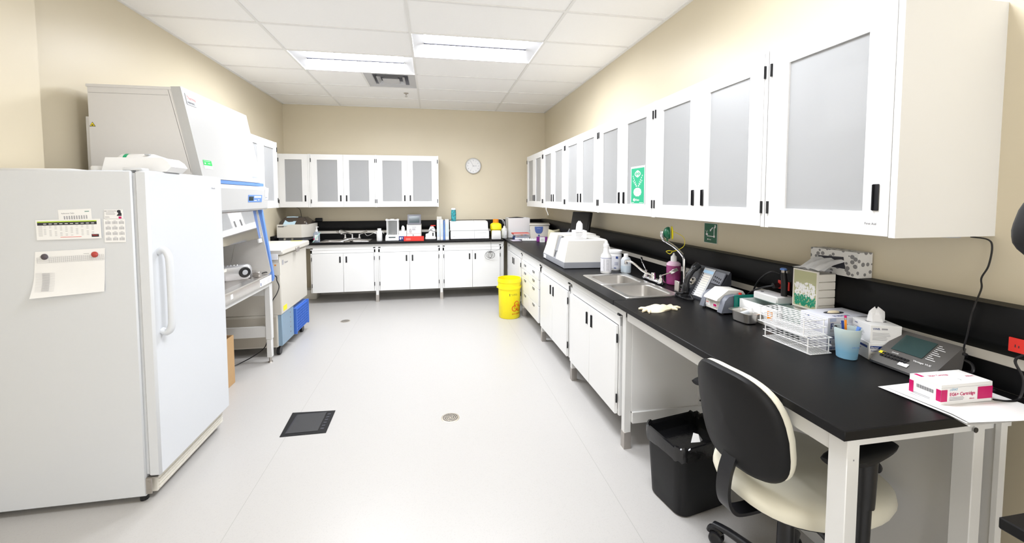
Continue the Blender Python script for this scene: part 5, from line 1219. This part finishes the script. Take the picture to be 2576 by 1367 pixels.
m = mb(RED).slab((-.43, 6.10, ZC+.0005), X_, Y_, .29, .09, .006).box(-.43, -.14, 6.10, 6.105, ZC+.0065, ZC+.065).box(-.43, -.14, 6.185, 6.19, ZC+.0065, ZC+.065).box(-.43, -.425, 6.105, 6.185, ZC+.0065, ZC+.065).box(-.145, -.14, 6.105, 6.185, ZC+.0065, ZC+.065); m.m(mat('pale_red', (.75, .15, .12), .4)).slab((-.40, 6.0995, ZC+.015), X_, Z_, .07, .03, .0005); m.build('tray', t)
# small refractometer/microscope-like white instrument
t = wthing('small_instrument', 'small white benchtop instrument with black cable beside the binders', 'instrument', (-.04, 6.27, ZC))
m = mb(WPLAS).slab((-.12, 6.18, ZC+.012), X_, Y_, .16, .20, .03, .008).prism([(-.115, ZC+.04), (-.115, ZC+.085), (-.07, ZC+.10), (-.065, ZC+.16), (-.045, ZC+.20), (.0, ZC+.205), (.025, ZC+.17), (.03, ZC+.04)], 'y', 6.22, 6.33); m.build('body', t)
mb(BLACKP).slab((-.12, 6.179, ZC+.0005), X_, Y_, .16, .20, .0115, .003).slab((-.015, 6.2185, ZC+.06), X_, Z_, .02, .05, .002).build('base', t)
mb(BLACKP, True).tube(smooth_pts([(-.07, 6.215, ZC+.13), (-.03, 6.205, ZC+.165), (.02, 6.205, ZC+.18), (.04, 6.21, ZC+.14), (.01, 6.205, ZC+.13), (-.04, 6.21, ZC+.155)], 5), .003, 6).build('cable', t)
mb(RED).slab((-.04, 6.30, ZC+.206), X_, Y_, .075, .03, .014, .003).build('red_clip', t)
# binders
WB = mat('binder_white', (.76, .79, .82), .5, noise=.02); PB = mat('binder_panel', (.55, .63, .74), .5, noise=.02)
for x, w_, spine, lb, rz in ((.055, .046, WB, 'white ring binder, leftmost of the upright binders', 0), (.104, .046, WB, 'white ring binder leaning on the leftmost binder', 0), (.180, .058, WB, 'white ring binder nearest the big white printer-like analyser', 0)):
    t = wthing('ring_binder', lb, 'binder', (x+w_/2, 6.33, ZC), 'ring binders on the back bench')
    mb(WB).slab((x, 6.19, ZC+.0005), X_, Y_, w_-.002, .26, .305, .002).build('cover', t)
    mb(PB).slab((x+.008, 6.1895, ZC+.05), X_, Z_, w_-.02, .20, .0006).build('spine_label', t)
t = wthing('ring_binder', 'narrow blue binder tilted between the white binders', 'binder', (.165, 6.33, ZC), 'ring binders on the back bench')
mb(BLUE).prism([(.152, ZC+.0005), (.174, ZC+.0005), (.172, ZC+.29), (.158, ZC+.29)], 'y', 6.20, 6.44).build('cover', t)
t = wthing('cream_folder', 'cream folder standing behind the leftmost binder', 'folder', (.09, 6.5, ZC))
mb(CREAM).slab((.058, 6.47, ZC+.0005), X_, Y_, .075, .03, .345, .002).build('folder', t)

# big bench analyser
t = wthing('bench_analyser', 'long white bench analyser with domed lid under the teal tumbler', 'analyser', (.56, 6.32, ZC))
m = mb(WPLAS).prism([(.262, ZC+.012), (.262, ZC+.125), (.27, ZC+.135), (.838, ZC+.135), (.850, ZC+.12), (.850, ZC+.012)], 'y', 6.17, 6.50); m.build('base', t)
m = mb(WPLAS).prism([(6.168, ZC+.142), (6.168, ZC+.17), (6.20, ZC+.25), (6.25, ZC+.274), (6.50, ZC+.278), (6.50, ZC+.142)], 'x', .255, .835); m.m(mat('pale_grey', (.68, .68, .69), .4)).prism([(6.167, ZC+.142), (6.167, ZC+.17), (6.199, ZC+.252), (6.25, ZC+.277), (6.50, ZC+.281), (6.50, ZC+.142)], 'x', .622, .63); l_ = m.build('lid', t)
m = mb(mat('label_silver', (.42, .40, .38), .4, metal=.4, noise=.2, nscale=200)).slab((.655, 6.1935, ZC+.215), X_, V((0, .40, 1)), .115, .035, .0016); m.build('display', l_)
m = mb(LGREY).box(.262, .85, 6.175, 6.49, ZC+.134, ZC+.1425).slab((.67, 6.1695, ZC+.10), X_, Z_, .14, .003, .0006).slab((.29, 6.1695, ZC+.05), X_, Z_, .04, .004, .0006).box(.622, .626, 6.169, 6.17, ZC+.015, ZC+.13); m.build('trim', t)
for x in (.30, .80):
    for y in (6.21, 6.46): mb(BLACKP).cyl((x, y, ZC), (x, y, ZC+.0125), .013, 10).build('foot', t)
t = wthing('tumbler', 'teal patterned travel tumbler with white lid standing on the bench analyser', 'tumbler', (.315, 6.33, ZC+.2785))
def tum():
    m = mat('teal_tumbler', (.02, .16, .20), .3); nt = m.node_tree; b = nt.nodes['Principled BSDF']; L = nt.links
    tc = nt.nodes.new('ShaderNodeTexCoord'); v = nt.nodes.new('ShaderNodeTexVoronoi'); v.inputs['Scale'].default_value = 70; L.new(tc.outputs['Object'], v.inputs['Vector'])
    r = nt.nodes.new('ShaderNodeValToRGB'); e = r.color_ramp.elements; e[0].color = (.01, .03, .05, 1); e[1].color = (.05, .38, .42, 1); e[1].position = .7
    L.new(v.outputs['Color'], r.inputs[0]); L.new(r.outputs[0], b.inputs['Base Color']); return m
zt = ZC+.2795
mb(tum(), True).lathe((.315, 6.33, zt), [(.036, 0), (.038, .004), (.040, .12), (.035, .175)], 24).build('cup', t)
mb(WPLAS, True).lathe((.315, 6.33, zt+.175), [(.036, 0), (.035, .02), (.030, .026), (0, .027)], 24).build('lid', t)

# yellow waste jar, white box, squeeze bottle
t = wthing('waste_jar', 'yellow plastic waste jar with orange cap on the back bench', 'jar', (.985, 6.38, ZC))
mb(YEL, True).rbox((.985, 6.36, ZC+.0005), .17, .15, [(0, .82), (.01, .86), (.13, .94), (.14, 1.05), (.21, 1.02), (.225, .9), (.245, .5)], .04).build('jar', t)
mb(ORANGE, True).lathe((.985, 6.36, ZC+.245), [(.046, 0), (.046, .05), (.040, .055), (0, .055)], 24).build('cap', t)
mb(TRL, True).tube(smooth_pts([(1.01, 6.36, ZC+.29), (1.05, 6.40, ZC+.30), (1.10, 6.45, ZC+.28), (1.13, 6.46, ZC+.22)], 5), .004, 8).build('tubing', t)
t = wthing('small_white_box', 'small white rounded box in front of the yellow waste jar', 'box', (.962, 6.16, ZC))
mb(WPLAS, True).rbox((.962, 6.17, ZC+.0005), .145, .09, [(0, .94), (.004, 1), (.12, .94), (.13, .88)], .012).build('case', t)
mb(mat('pale_grey', 'ffffff')).rbox((.962, 6.17, ZC+.1305), .12, .07, [(0, 1), (.003, .95)], .01).build('top_panel', t)
t = wthing('wash_bottle', 'translucent squeeze bottle at the right end of the back bench', 'bottle', (1.10, 6.28, ZC))
mb(TRL, True).lathe((1.0, 6.50, ZC), [(.0001, 0), (.0001, .0001)], 3)
mb(mat('milky_plastic', (.70, .71, .69), .35, noise=.02), True).lathe((1.115, 6.30, ZC+.0005), [(.046, 0), (.048, .006), (.048, .12), (.04, .15), (.018, .168)], 24).build('bottle', t)
mb(WPLAS, True).lathe((1.115, 6.30, ZC+.168), [(.018, 0), (.018, .022), (0, .026)], 16).tube(smooth_pts([(1.115, 6.30, ZC+.19), (1.115, 6.30, ZC+.25), (1.09, 6.33, ZC+.29), (1.04, 6.36, ZC+.30)], 5), .0035, 8).build('cap', t)
mb(PAPER).slab((1.112, 6.2515, ZC+.05), (1, .12, 0), Z_, .03, .07, .0006).build('label_wrap', t)

# right corner group
t = wthing('white_cabinet_box', 'large white box with open top against the back wall, in the corner', 'box', (1.36, 6.45, ZC))
m = mb(WPLAS).box(1.185, 1.19, 6.34, 6.60, ZC+.001, ZC+.315).box(1.535, 1.54, 6.34, 6.60, ZC+.001, ZC+.315).box(1.19, 1.535, 6.34, 6.345, ZC+.001, ZC+.315).box(1.19, 1.535, 6.595, 6.60, ZC+.001, ZC+.315).box(1.19, 1.535, 6.345, 6.595, ZC+.001, ZC+.010); m.build('box', t)
mb(BLACKP).prism([(1.22, ZC+.30), (1.22, ZC+.318), (1.35, ZC+.328), (1.45, ZC+.318), (1.45, ZC+.30)], 'y', 6.40, 6.50).build('contents', t)
bks = [(1.225, 6.02, .235, .17, .034, NAVY, 'blue book lowest in the pile in the corner', 1), (1.235, 6.03, .22, .165, .030, mat('dusty_blue', (.12, .20, .35), .5, noise=.03), 'navy book with orange title in the corner pile', 0),
       (1.215, 6.01, .245, .18, .014, PAPER, 'white notebook with coloured tabs in the corner pile', 0), (1.205, 6.00, .255, .19, .016, mat('red_cover', (.70, .06, .03), .45, noise=.03), 'red book on top of the corner pile', 0)]
z = ZC+.0005
for x, y, w_, d_2, h_, mm, lb, q in bks[:1]+bks[1:]:
    if mm is PAPER: z = z
    t = wthing('book', lb, 'book', (x+w_/2, y+d_2/2, z), 'books piled in the bench corner')
    mb(mm).slab((x, y, z), X_, Y_, w_, d_2, .002).slab((x, y, z+h_-.002), X_, Y_, w_, d_2, .002).slab((x, y+.002, z+.002), Y_, X_, 0, 0, 0).box(x, x+.002, y, y+d_2, z+.002, z+h_-.002).build('cover', t)
    mb(PAPER).box(x+.002, x+w_-.004, y+.004, y+d_2-.004, z+.002, z+h_-.002).build('pages', t)
    if 'title' in lb: mb(ORANGE).text('GUIDE', (x+.02, y+.0036, z+.005), X_, Z_, .014).build('lettering', t)
    if 'tabs' in lb:
        for k, (c3, xx) in enumerate(((ORANGE, .10), (BLUE, .16))): mb(c3).slab((x+xx, y-.008, z+.004), X_, Y_, .03, .016, .004).build('tab', t)
    z += h_+.0006
t = wthing('pen_cup', 'small pale cup of pens in the far corner of the bench', 'cup', (1.455, 5.93, ZC))
mb(mat('pale_lilac', (.66, .62, .64), .4, noise=.03), True).lathe((1.49, 5.95, ZC+.0005), [(.034, 0), (.036, .004), (.036, .105), (.034, .105), (.033, .006), (0, .006)], 24).build('cup', t)
for k, (p1, p2, mm) in enumerate((((1.475, 5.95), (1.44, 5.95), INK), ((1.50, 5.95), (1.535, 5.95), BLACKP), ((1.48, 5.96), (1.465, 5.96), LGREY))):
    t = wthing('pen', ['dark pen leaning left out of the corner cup', 'black pen leaning right out of the corner cup', 'grey pen standing in the corner cup'][k], 'pen', (*p1, ZC+.008), 'pens in the corner cup')
    mb(mm, True).tube([(*p1, ZC+.0075), (*p2, ZC+.155-.01*k)], .0035, 8).build('barrel', t)
t = wthing('centrifuge', 'cream boxy centrifuge with blue shield-shaped control panel in the corner', 'centrifuge', (1.59, 6.05, ZC))
off0(); t.location = (1.612, 6.01, ZC); t.rotation_euler = (0, 0, math.radians(-14))
mb(BEIGE).slab((-.145, -.14, .012), X_, Y_, .29, .30, .215, .012).build('case', t)
mb(BEIGE).slab((-.155, -.15, .222), X_, Y_, .31, .32, .022, .006).build('lid', t)
m = mb(mat('shield_blue', (.06, .11, .32), .35, noise=.03))
pts = [(-.012+.062*math.copysign(abs(math.cos(a))**.6, math.cos(a)), .205-.105*abs(math.sin(a))**.8) for a in [PI*i/16 for i in range(17)]]
m.prism(pts, 'y', -.1405, -.144); m.cyl((-.012, -.1405, .072), (-.012, -.145, .072), .014, 16); m.m(WPLAS)
for i in range(3): m.slab((-.035+i*.018, -.1442, .175), X_, Z_, .008, .004, .0006)
m.build('control_panel', t)
for x in (-.11, .11):
    for y in (-.11, .12): mb(BLACKP).cyl((x, y, 0), (x, y, .0125), .012, 10).build('foot', t)
t = wthing('tube_strip_rack', 'low white rack of tube caps on the bench in front of the corner cup', 'rack', (1.42, 5.87, ZC))
off0(); t.rotation_euler = (0, 0, math.radians(-12)); t.location = (1.42, 5.83, ZC)
m = mb(WPLAS).slab((-.12, -.05, .0005), X_, Y_, .24, .10, .022, .004)
for i in range(8):
    for j in range(3): m.cyl((-.10+i*.027, -.03+j*.03, .0225), (-.10+i*.027, -.03+j*.03, .034), .010, 10)
m.build('rack', t)
t = wthing('paper_sheet', 'pale lilac sheet of paper at the corner edge of the bench', 'paper', (1.25, 5.90, ZC))
mb(mat('lilac_paper', (.66, .62, .74), .6, noise=.02)).slab((1.155, 5.80, ZC+.0005), V((1, .05, 0)), V((-.05, 1, 0)), .13, .20, .0012).build('sheet', t)
t = wthing('purple_glove_box', 'purple glove box lying behind the small white card', 'box', (1.57, 5.72, ZC)); off0(); t.rotation_euler = (0, 0, math.radians(-14)); t.location = (1.575, 5.71, ZC)
mb(mat('purple_card', (.20, .015, .22), .45, noise=.05)).slab((-.085, -.045, .0005), X_, Y_, .17, .09, .065, .0008).build('carton', t)
t = wthing('card_box', 'tiny white printed box standing in front of the purple box', 'box', (1.50, 5.60, ZC)); off0(); t.location = (1.545, 5.60, ZC); t.rotation_euler = (0, 0, math.radians(-6))
mb(PAPER).slab((-.035, -.02, .0005), X_, Y_, .07, .045, .070, .0008).m(INKL).lines((-.025, -.0205, .018), X_, Z_, .05, 4, .010, .003).build('carton', t)
t = wthing('plastic_bag', 'yellowish clear bag of supplies behind the big wedge analyser', 'bag', (1.68, 5.45, ZC)); off0(); t.location = (1.66, 5.40, ZC)
m = mb(mat('yellow_film', (.62, .58, .40), .3, noise=.15, nscale=30, bump=.8), True); rings = []
for i in range(8):
    u = i/7; rings.append([((.105-.03*u*u)*math.cos(a)*(1+.08*math.sin(3*a+u*5)), .085*math.sin(a)*(1+.1*math.sin(4*a+u*3)), .0005+.19*u+.012*math.cos(2*a)*u) for a in [2*PI*k/20 for k in range(20)]])
m.loft(rings); m.build('bag', t)
t = wthing('pipette_rack', 'tilted rack holding clear glass pipettes behind the wedge analyser', 'rack', (1.74, 5.0, ZC)); off0(); t.location = (1.70, 4.93, ZC)
mb(mat('dark_blue_rack', (.02, .03, .09), .4, noise=.05)).prism([(-.04, .0005), (.07, .0005), (.07, .17), (.03, .22), (-.01, .19)], 'y', -.05, .05).build('stand', t)
for i in range(4):
    mb(TRL, True).tube([(-.06+.018*i, -.06, .09), (-.0+.022*i, -.06, .245+.004*i)], .008, 10).build('pipette', t)
mb(STEEL, True).tube(smooth_pts([(.05, -.065, .10), (.09, -.065, .19), (.075, -.065, .225), (.05, -.065, .235)], 4), .003, 6).build('wire', t)
# cord hanging in front of the right back cabinet
t = wthing('hanging_cable', 'thin dark coiled cable hanging in front of the right back cabinet doors', 'cord', (.86, 6.05, .70))
m = mb(mat('cord_dark', (.05, .045, .04), .5), True); R_ = []
p = [(.864, 6.068, ZC+.004), (.864, 6.062, ZC-.01), (.864, 6.064, .80), (.863, 6.066, .715)]
for k in range(4):
    cx_, cz_, rx, rz_2 = [(.84, .665, .05, .052), (.875, .655, .045, .045), (.82, .648, .05, .055), (.865, .66, .055, .05)][k]
    for i in range(14): a = PI/2+.3+2*PI*i/13*.98; p.append((cx_+rx*math.cos(a), 6.062-.004*k, cz_+rz_2*math.sin(a)))
p += [(.90, 6.06, .715), (.98, 6.055, .735), (1.045, 6.05, .79), (1.07, 6.045, .87)]
m.tube(smooth_pts(p, 2), .0022, 6).slab((.853, 6.050, .700), X_, Z_, .02, .007, .012); m.build('cord', t)
t = wthing('storage_bin', 'pale plastic bin on the floor under the back bench beside the chest freezer', 'bin', (-1.85, 6.5, 0)); off0(); t.location = (-1.87, 6.53, 0)
mb(CREAM, True).rbox((0, 0, .0005), .26, .20, [(0, .9), (.01, .94), (.13, 1), (.14, 1.03), (.14, .95), (.02, .88)], .03).build('bin', t)

# ================================================================ FLOOR THINGS
t = wthing('biohazard_bucket', 'tall yellow biohazard bucket on the floor at the bench corner', 'bucket', (.99, 5.06, 0)); off0()
t.location = (.955, 5.04, 0)
YB_ = mat('bucket_yellow', (.95, .80, .01), .35, noise=.02, nscale=8)
m = mb(YB_, True).lathe((0, 0, .0005), [(.128, 0), (.134, .008), (.142, .36), (.144, .375), (.152, .378), (.153, .40), (.146, .404), (.147, .455), (.153, .458), (.154, .468), (.149, .490), (.149, .505), (.144, .505), (.142, .46), (.138, .36), (.128, .012), (0, .010)], 48); m.build('bucket', t)
m = mb(YB_, True)
for s_1 in (-1, 1): m.lathe((s_1*.151, 0, .392), [(.014, 0), (.014, .012), (0, .012)], 14, V((s_1, 0, 0)))
m.build('ear', t)
BR_ = mat('biohazard_red', (.75, .10, .01), .5)
def onb(u, z, d=.0012):      # wrap a drawing around the bucket. u: arc length from the mark centre
    a = math.radians(-78)+u/.14; r = .1345+.0215*z+d; return (r*math.cos(a), r*math.sin(a), z)
m = mb(BR_)
def arc(cx, cz, r0, r1, a0, a1, n=24):
    for i in range(n):
        q = [a0+(a1-a0)*(i+k)/n for k in (0, 1)]
        m.add([onb(cx+r*math.cos(x_), cz+r*math.sin(x_)) for r, x_ in ((r0, q[0]), (r1, q[0]), (r1, q[1]), (r0, q[1]))], [(0, 1, 2, 3)])
bu, bz = .045, .155
for k in range(3):
    a = PI/2+k*2*PI/3; arc(bu+.036*math.cos(a), bz+.036*math.sin(a), .029, .039, a-2.45, a+2.45)
arc(bu, bz, .030, .036, 0, 2*PI)
for k in range(3):
    a = -PI/2+k*2*PI/3; u_ = V((math.cos(a), math.sin(a), 0)); v_2 = V((-u_.y, u_.x, 0))
    q = [u_*.011-v_2*.004, u_*.04-v_2*.006, u_*.04+v_2*.006, u_*.011+v_2*.004]; m.add([onb(bu+p_.x, bz+p_.y) for p_ in q], [(0, 1, 2, 3)])
n0 = len(m.v); m.text('BIOHAZARD', (bu-.066, 0, bz-.096), X_, Z_, .0225)
for i in range(n0, len(m.v)): m.v[i] = onb(m.v[i][0], m.v[i][2])
m.build('biohazard_mark', t)
m = mb(DARK); n0 = len(m.v)
m.prism([(-.052, .295), (-.046, .295), (-.046, .318), (-.043, .318), (-.049, .330), (-.055, .318), (-.052, .318)], 'y', 0, .0003)
m.text('FILL TO HERE ONLY', (-.033, 0, .315), X_, Z_, .009).text('DO NOT OVERFILL', (-.02, 0, .302), X_, Z_, .009)
for i in range(n0, len(m.v)): m.v[i] = onb(m.v[i][0], m.v[i][2])
m.build('print', t)

# black waste bin with liner
off0(); t = thing('waste_bin', 'black waste bin with a black liner under the desk beside the chair', 'bin', (1.27, 1.80, 0), math.radians(10))
m = mb(SATB, True).rbox((0, 0, .0005), .335, .25, [(0, .88), (.008, .92), (.30, 1.02), (.335, 1.04), (.342, 1.07), (.345, 1.07), (.345, 1.02), (.30, .99), (.02, .88)], .05); m.build('bin', t)
LN = mat('black_liner', (.008, .008, .009), .16, spec=.7, noise=.3, nscale=20, bump=1.0)
def lring(z, k, j, ph): return [(p[0]*k*(1+j*math.sin(i*2.3+ph)), p[1]*k*(1+j*math.cos(i*1.9+ph)), z+.006*math.sin(i*1.7+ph)) for i, p in enumerate(ring(0, 0, 0, .335, .25, .05, 9))]
mb(LN, True).loft([lring(.285, 1.07, .010, 0), lring(.32, 1.10, .008, .6), lring(.352, 1.09, .006, 1), lring(.355, 1.04, .006, 1), lring(.30, .96, .02, 2), lring(.20, .90, .04, 3), lring(.12, .80, .05, 4)], True).build('liner', t)
t = thing('crumpled_paper', 'small white paper scrap in the black waste bin', 'paper', (1.26, 1.70, .12), math.radians(30))
mb(PAPER).add([(0, 0, .245-.02), (.05, .01, .21), (.035, .05, .235), (.0, .045, .20), (.025, .02, .245)], [(0, 1, 4), (1, 2, 4), (2, 3, 4), (3, 0, 4), (0, 3, 2, 1)]).build('scrap', t)
# ---------------------------------------------------------------- office chair
off0(); CHX, CHY, CHR = 1.305, 1.262, math.radians(6)
c = thing('office_chair', 'cream and black office chair pushed in at the desk knee hole', 'chair', (CHX, CHY, 0), CHR)
# local frame: +x is the way the chair faces
def seat_ring(z, k, dx=0, e=2.6, n=40, bow=0):
    out = []
    for i in range(n):
        a = 2*PI*i/n; ca, sa = math.cos(a), math.sin(a)
        x = .283*k*math.copysign(abs(ca)**(2/e), ca); y = .250*k*math.copysign(abs(sa)**(2/e), sa)
        if x < 0: y *= 1-.10*(-x/.275)
        out.append((x+dx, y, z+bow*((x/.275)**2-.3*(y/.26)**2)))
    return out
SX = .04
m = mb(VINYL, True).loft([seat_ring(0.450, .90, SX), seat_ring(0.454, .97, SX), seat_ring(0.475, 1.0, SX), seat_ring(0.500, .985, SX, bow=-.004), seat_ring(0.517, .93, SX, bow=-.008), seat_ring(0.527, .80, SX, bow=-.010), seat_ring(0.530, .5, SX, bow=-.006), seat_ring(0.529, .1, SX)]); m.build('seat_cushion', c)
mb(BLACKP, True).loft([seat_ring(0.428, .80, SX), seat_ring(0.438, .90, SX), seat_ring(0.451, .92, SX)]).build('seat_pan', c)
mb(BLACKP).slab((-.10, -.07, .375), X_, Y_, .22, .14, .053, .012).build('tilt_mechanism', c)
# backrest: curved shell and pad
def back_pt(s, t, off):      # s in -1..1 sideways (+ = toward the left armrest), t 0..1 up
    y = .180*s; z = t; x = -.262 - .066*(t-.61)/.34 + .050*(s*s) + off
    return (x, y, z)
def outline(n=48, k=1.0):
    out = []
    for i in range(n):
        a = 2*PI*i/n; ca, sa = math.cos(a), math.sin(a)
        e = 3.8 if sa < 0 else 3.0
        s = math.copysign(abs(ca)**(2/e), ca)*k; t = math.copysign(abs(sa)**(2/e), sa)*k
        s *= (1.0-.02*(-t if t < 0 else 0)) - (.06*t if t > 0 else 0)
        out.append((s, t))
    return out
BZ, BH = .752, .185
def bring(k, off): return [back_pt(s, BZ+BH*t, off) for s, t in outline(k=k)]
mb(SATB, True).loft([bring(.01, -.0161), bring(.25, -.016), bring(.6, -.016), bring(.88, -.014), bring(.965, -.008), bring(1.0, .004), bring(1.0, .012), bring(.96, .014)]).build('backrest_shell', c)
mb(VINYL, True).loft([bring(.96, .0145), bring(.99, .018), bring(.995, .034), bring(.96, .050), bring(.85, .060), bring(.5, .066), bring(.1, .067)]).build('backrest_cushion', c)
bp = [(-.262, .0, .74), (-.262, 0, .64), (-.292, 0, .55), (-.298, 0, .47), (-.275, 0, .415), (-.22, 0, .395), (-.06, 0, .395)]
sp_ = smooth_pts(bp, 5); m = mb(BLACKP); rings = []
for i, p in enumerate(sp_):
    tt = (sp_[min(i+1, len(sp_)-1)]-sp_[max(i-1, 0)]).normalized(); nn = tt.cross(Y_).normalized()
    rings.append([p-Y_*.027-nn*.006, p+Y_*.027-nn*.006, p+Y_*.027+nn*.006, p-Y_*.027+nn*.006])
m.loft(rings, True, True).build('back_bracket', c)
# arms
for s in (-1, 1):
    y = s*.268; r = []; AX = -.075
    m = mb(SATB, True)
    for i in range(13):
        u = i/12; x = AX-.115+.27*u; wd = .040*(math.sin(PI*min(1, max(0, (u*.94+.03))))**.28); h = .015*(math.sin(PI*(u*.94+.03))**.4)
        zc = .742+.012*u
        r.append([(x, y+wd*math.cos(a), zc+(h if math.sin(a) > 0 else h*(1.6+1.2*(1-abs(u-.55)*2)))*math.sin(a)) for a in [2*PI*k/16 for k in range(16)]])
    m.loft(r).build('armrest', c)
    m = mb(BLACKP, True).tube([(AX+.045, y, .725), (AX+.045, y, .60), (AX+.043, y, .575)], [.030, .027, .027], 14).tube([(AX+.043, y, .575), (AX+.040, y, .47), (AX+.035, y, .42)], [.021, .021, .022], 14)
    m.tube(smooth_pts([(AX+.035, y, .44), (AX+.03, y, .405), (AX+.02, y-s*.04, .392), (-.02, y-s*.12, .390), (-.02, y-s*.22, .390)], 4), [.028]*6+[.022]*11, 12)
    m.build('arm_post', c)
    mb(BLACKP, True).lathe((AX+.080, y, .690), [(.012, 0), (.02, .004), (.018, .012), (0, .014)], 14, V((1, 0, .15))).build('arm_knob', c)
mb(CHROME, True).cyl((0, 0, .28), (0, 0, .38), .014, 18).build('gas_piston', c)
mb(BLACKP, True).lathe((0, 0, .10), [(.033, 0), (.030, .02), (.027, .20), (.022, .21)], 24).build('gas_column', c)
mb(BLACKP, True).lathe((0, 0, .065), [(.045, 0), (.05, .01), (.045, .045), (.034, .055)], 24).build('hub', c)
a0 = math.radians(109)-CHR
for k in range(5):
    a = a0+k*2*PI/5; u = V((math.cos(a), math.sin(a), 0)); v = V((-u.y, u.x, 0)); rings = []
    for i in range(9):
        q = i/8; p = u*(.03+.255*q)+Z_*(.098-.010*q*q-.018*max(0, q-.8)*5*.5); wd = .024-.006*q; h = .018-.005*q
        rings.append([p+v*wd*math.cos(b_)+Z_*h*math.sin(b_) for b_ in [2*PI*j/12 for j in range(12)]])
    l = mb(BLACKP, True).loft(rings).build('base_leg', c)
    ce = u*.272; w_ = (v*.9+u*.3*(1 if k % 2 else -1)).normalized()
    cs_ = mb(BLACKP, True).cyl(ce+Z_*.05, ce+Z_*.085, .006, 10).lathe(ce+Z_*.029-w_*.026, [(.018, 0), (.027, .004), (.0285, .012), (.0285, .016)], 20, w_).lathe(ce+Z_*.029+w_*.010, [(.0285, 0), (.0285, .004), (.027, .012), (.018, .016)], 20, w_)
    cs_.tube(smooth_pts([ce+Z_*.035+u*.034, ce+Z_*.056+u*.026, ce+Z_*.066, ce+Z_*.056-u*.026], 3), .012, 8); cs_.build('castor', c)

# ---------------------------------------------------------------- neighbouring bench at the right edge
t = wthing('side_bench', 'second black-topped bench whose corner shows at the lower right edge', 'bench', (1.47, -.30, 0))
mb(TOP).slab((1.104, -1.1, ZC-.024), X_, Y_, 1.842-1.104, 1.692, .024, .0025).build('worktop', t)
for x in (1.14, 1.78):
    for y in (-1.05, .52): mb(FRAME).slab((x, y, 0), X_, Y_, .042, .042, .865, .002).build('leg', t)
mb(FRAME).box(1.145, 1.175, -1.0, .52, .80, .864).box(1.79, 1.82, -1.0, .52, .80, .864).build('rail', t)
t = wthing('edge_object', 'rounded black object in a guessed lamp form, cut off by the right edge of the photo', 'object', (1.30, .42, ZC))  # unidentified black object; its lamp form is a guess
mb(BLACKP, True).lathe((1.32, .40, ZC+.0005), [(.09, 0), (.09, .015), (.02, .03), (0, .03)], 28).build('base', t)
mb(BLACKP, True).tube(smooth_pts([(1.32, .40, ZC+.02), (1.36, .44, ZC+.25), (1.35, .48, ZC+.55), (1.24, .52, ZC+.70), (1.14, .53, ZC+.665)], 6), .009, 10).build('arm', t)
mb(SATB, True).tube(smooth_pts([(1.135, .53, ZC+.665), (1.126, .53, ZC+.62), (1.120, .53, ZC+.57), (1.117, .53, ZC+.525)], 4), [.02, .03, .045, .055, .060, .064, .066, .068, .069, .068, .066, .060, .05][:13], 20).build('head', t)
off0()
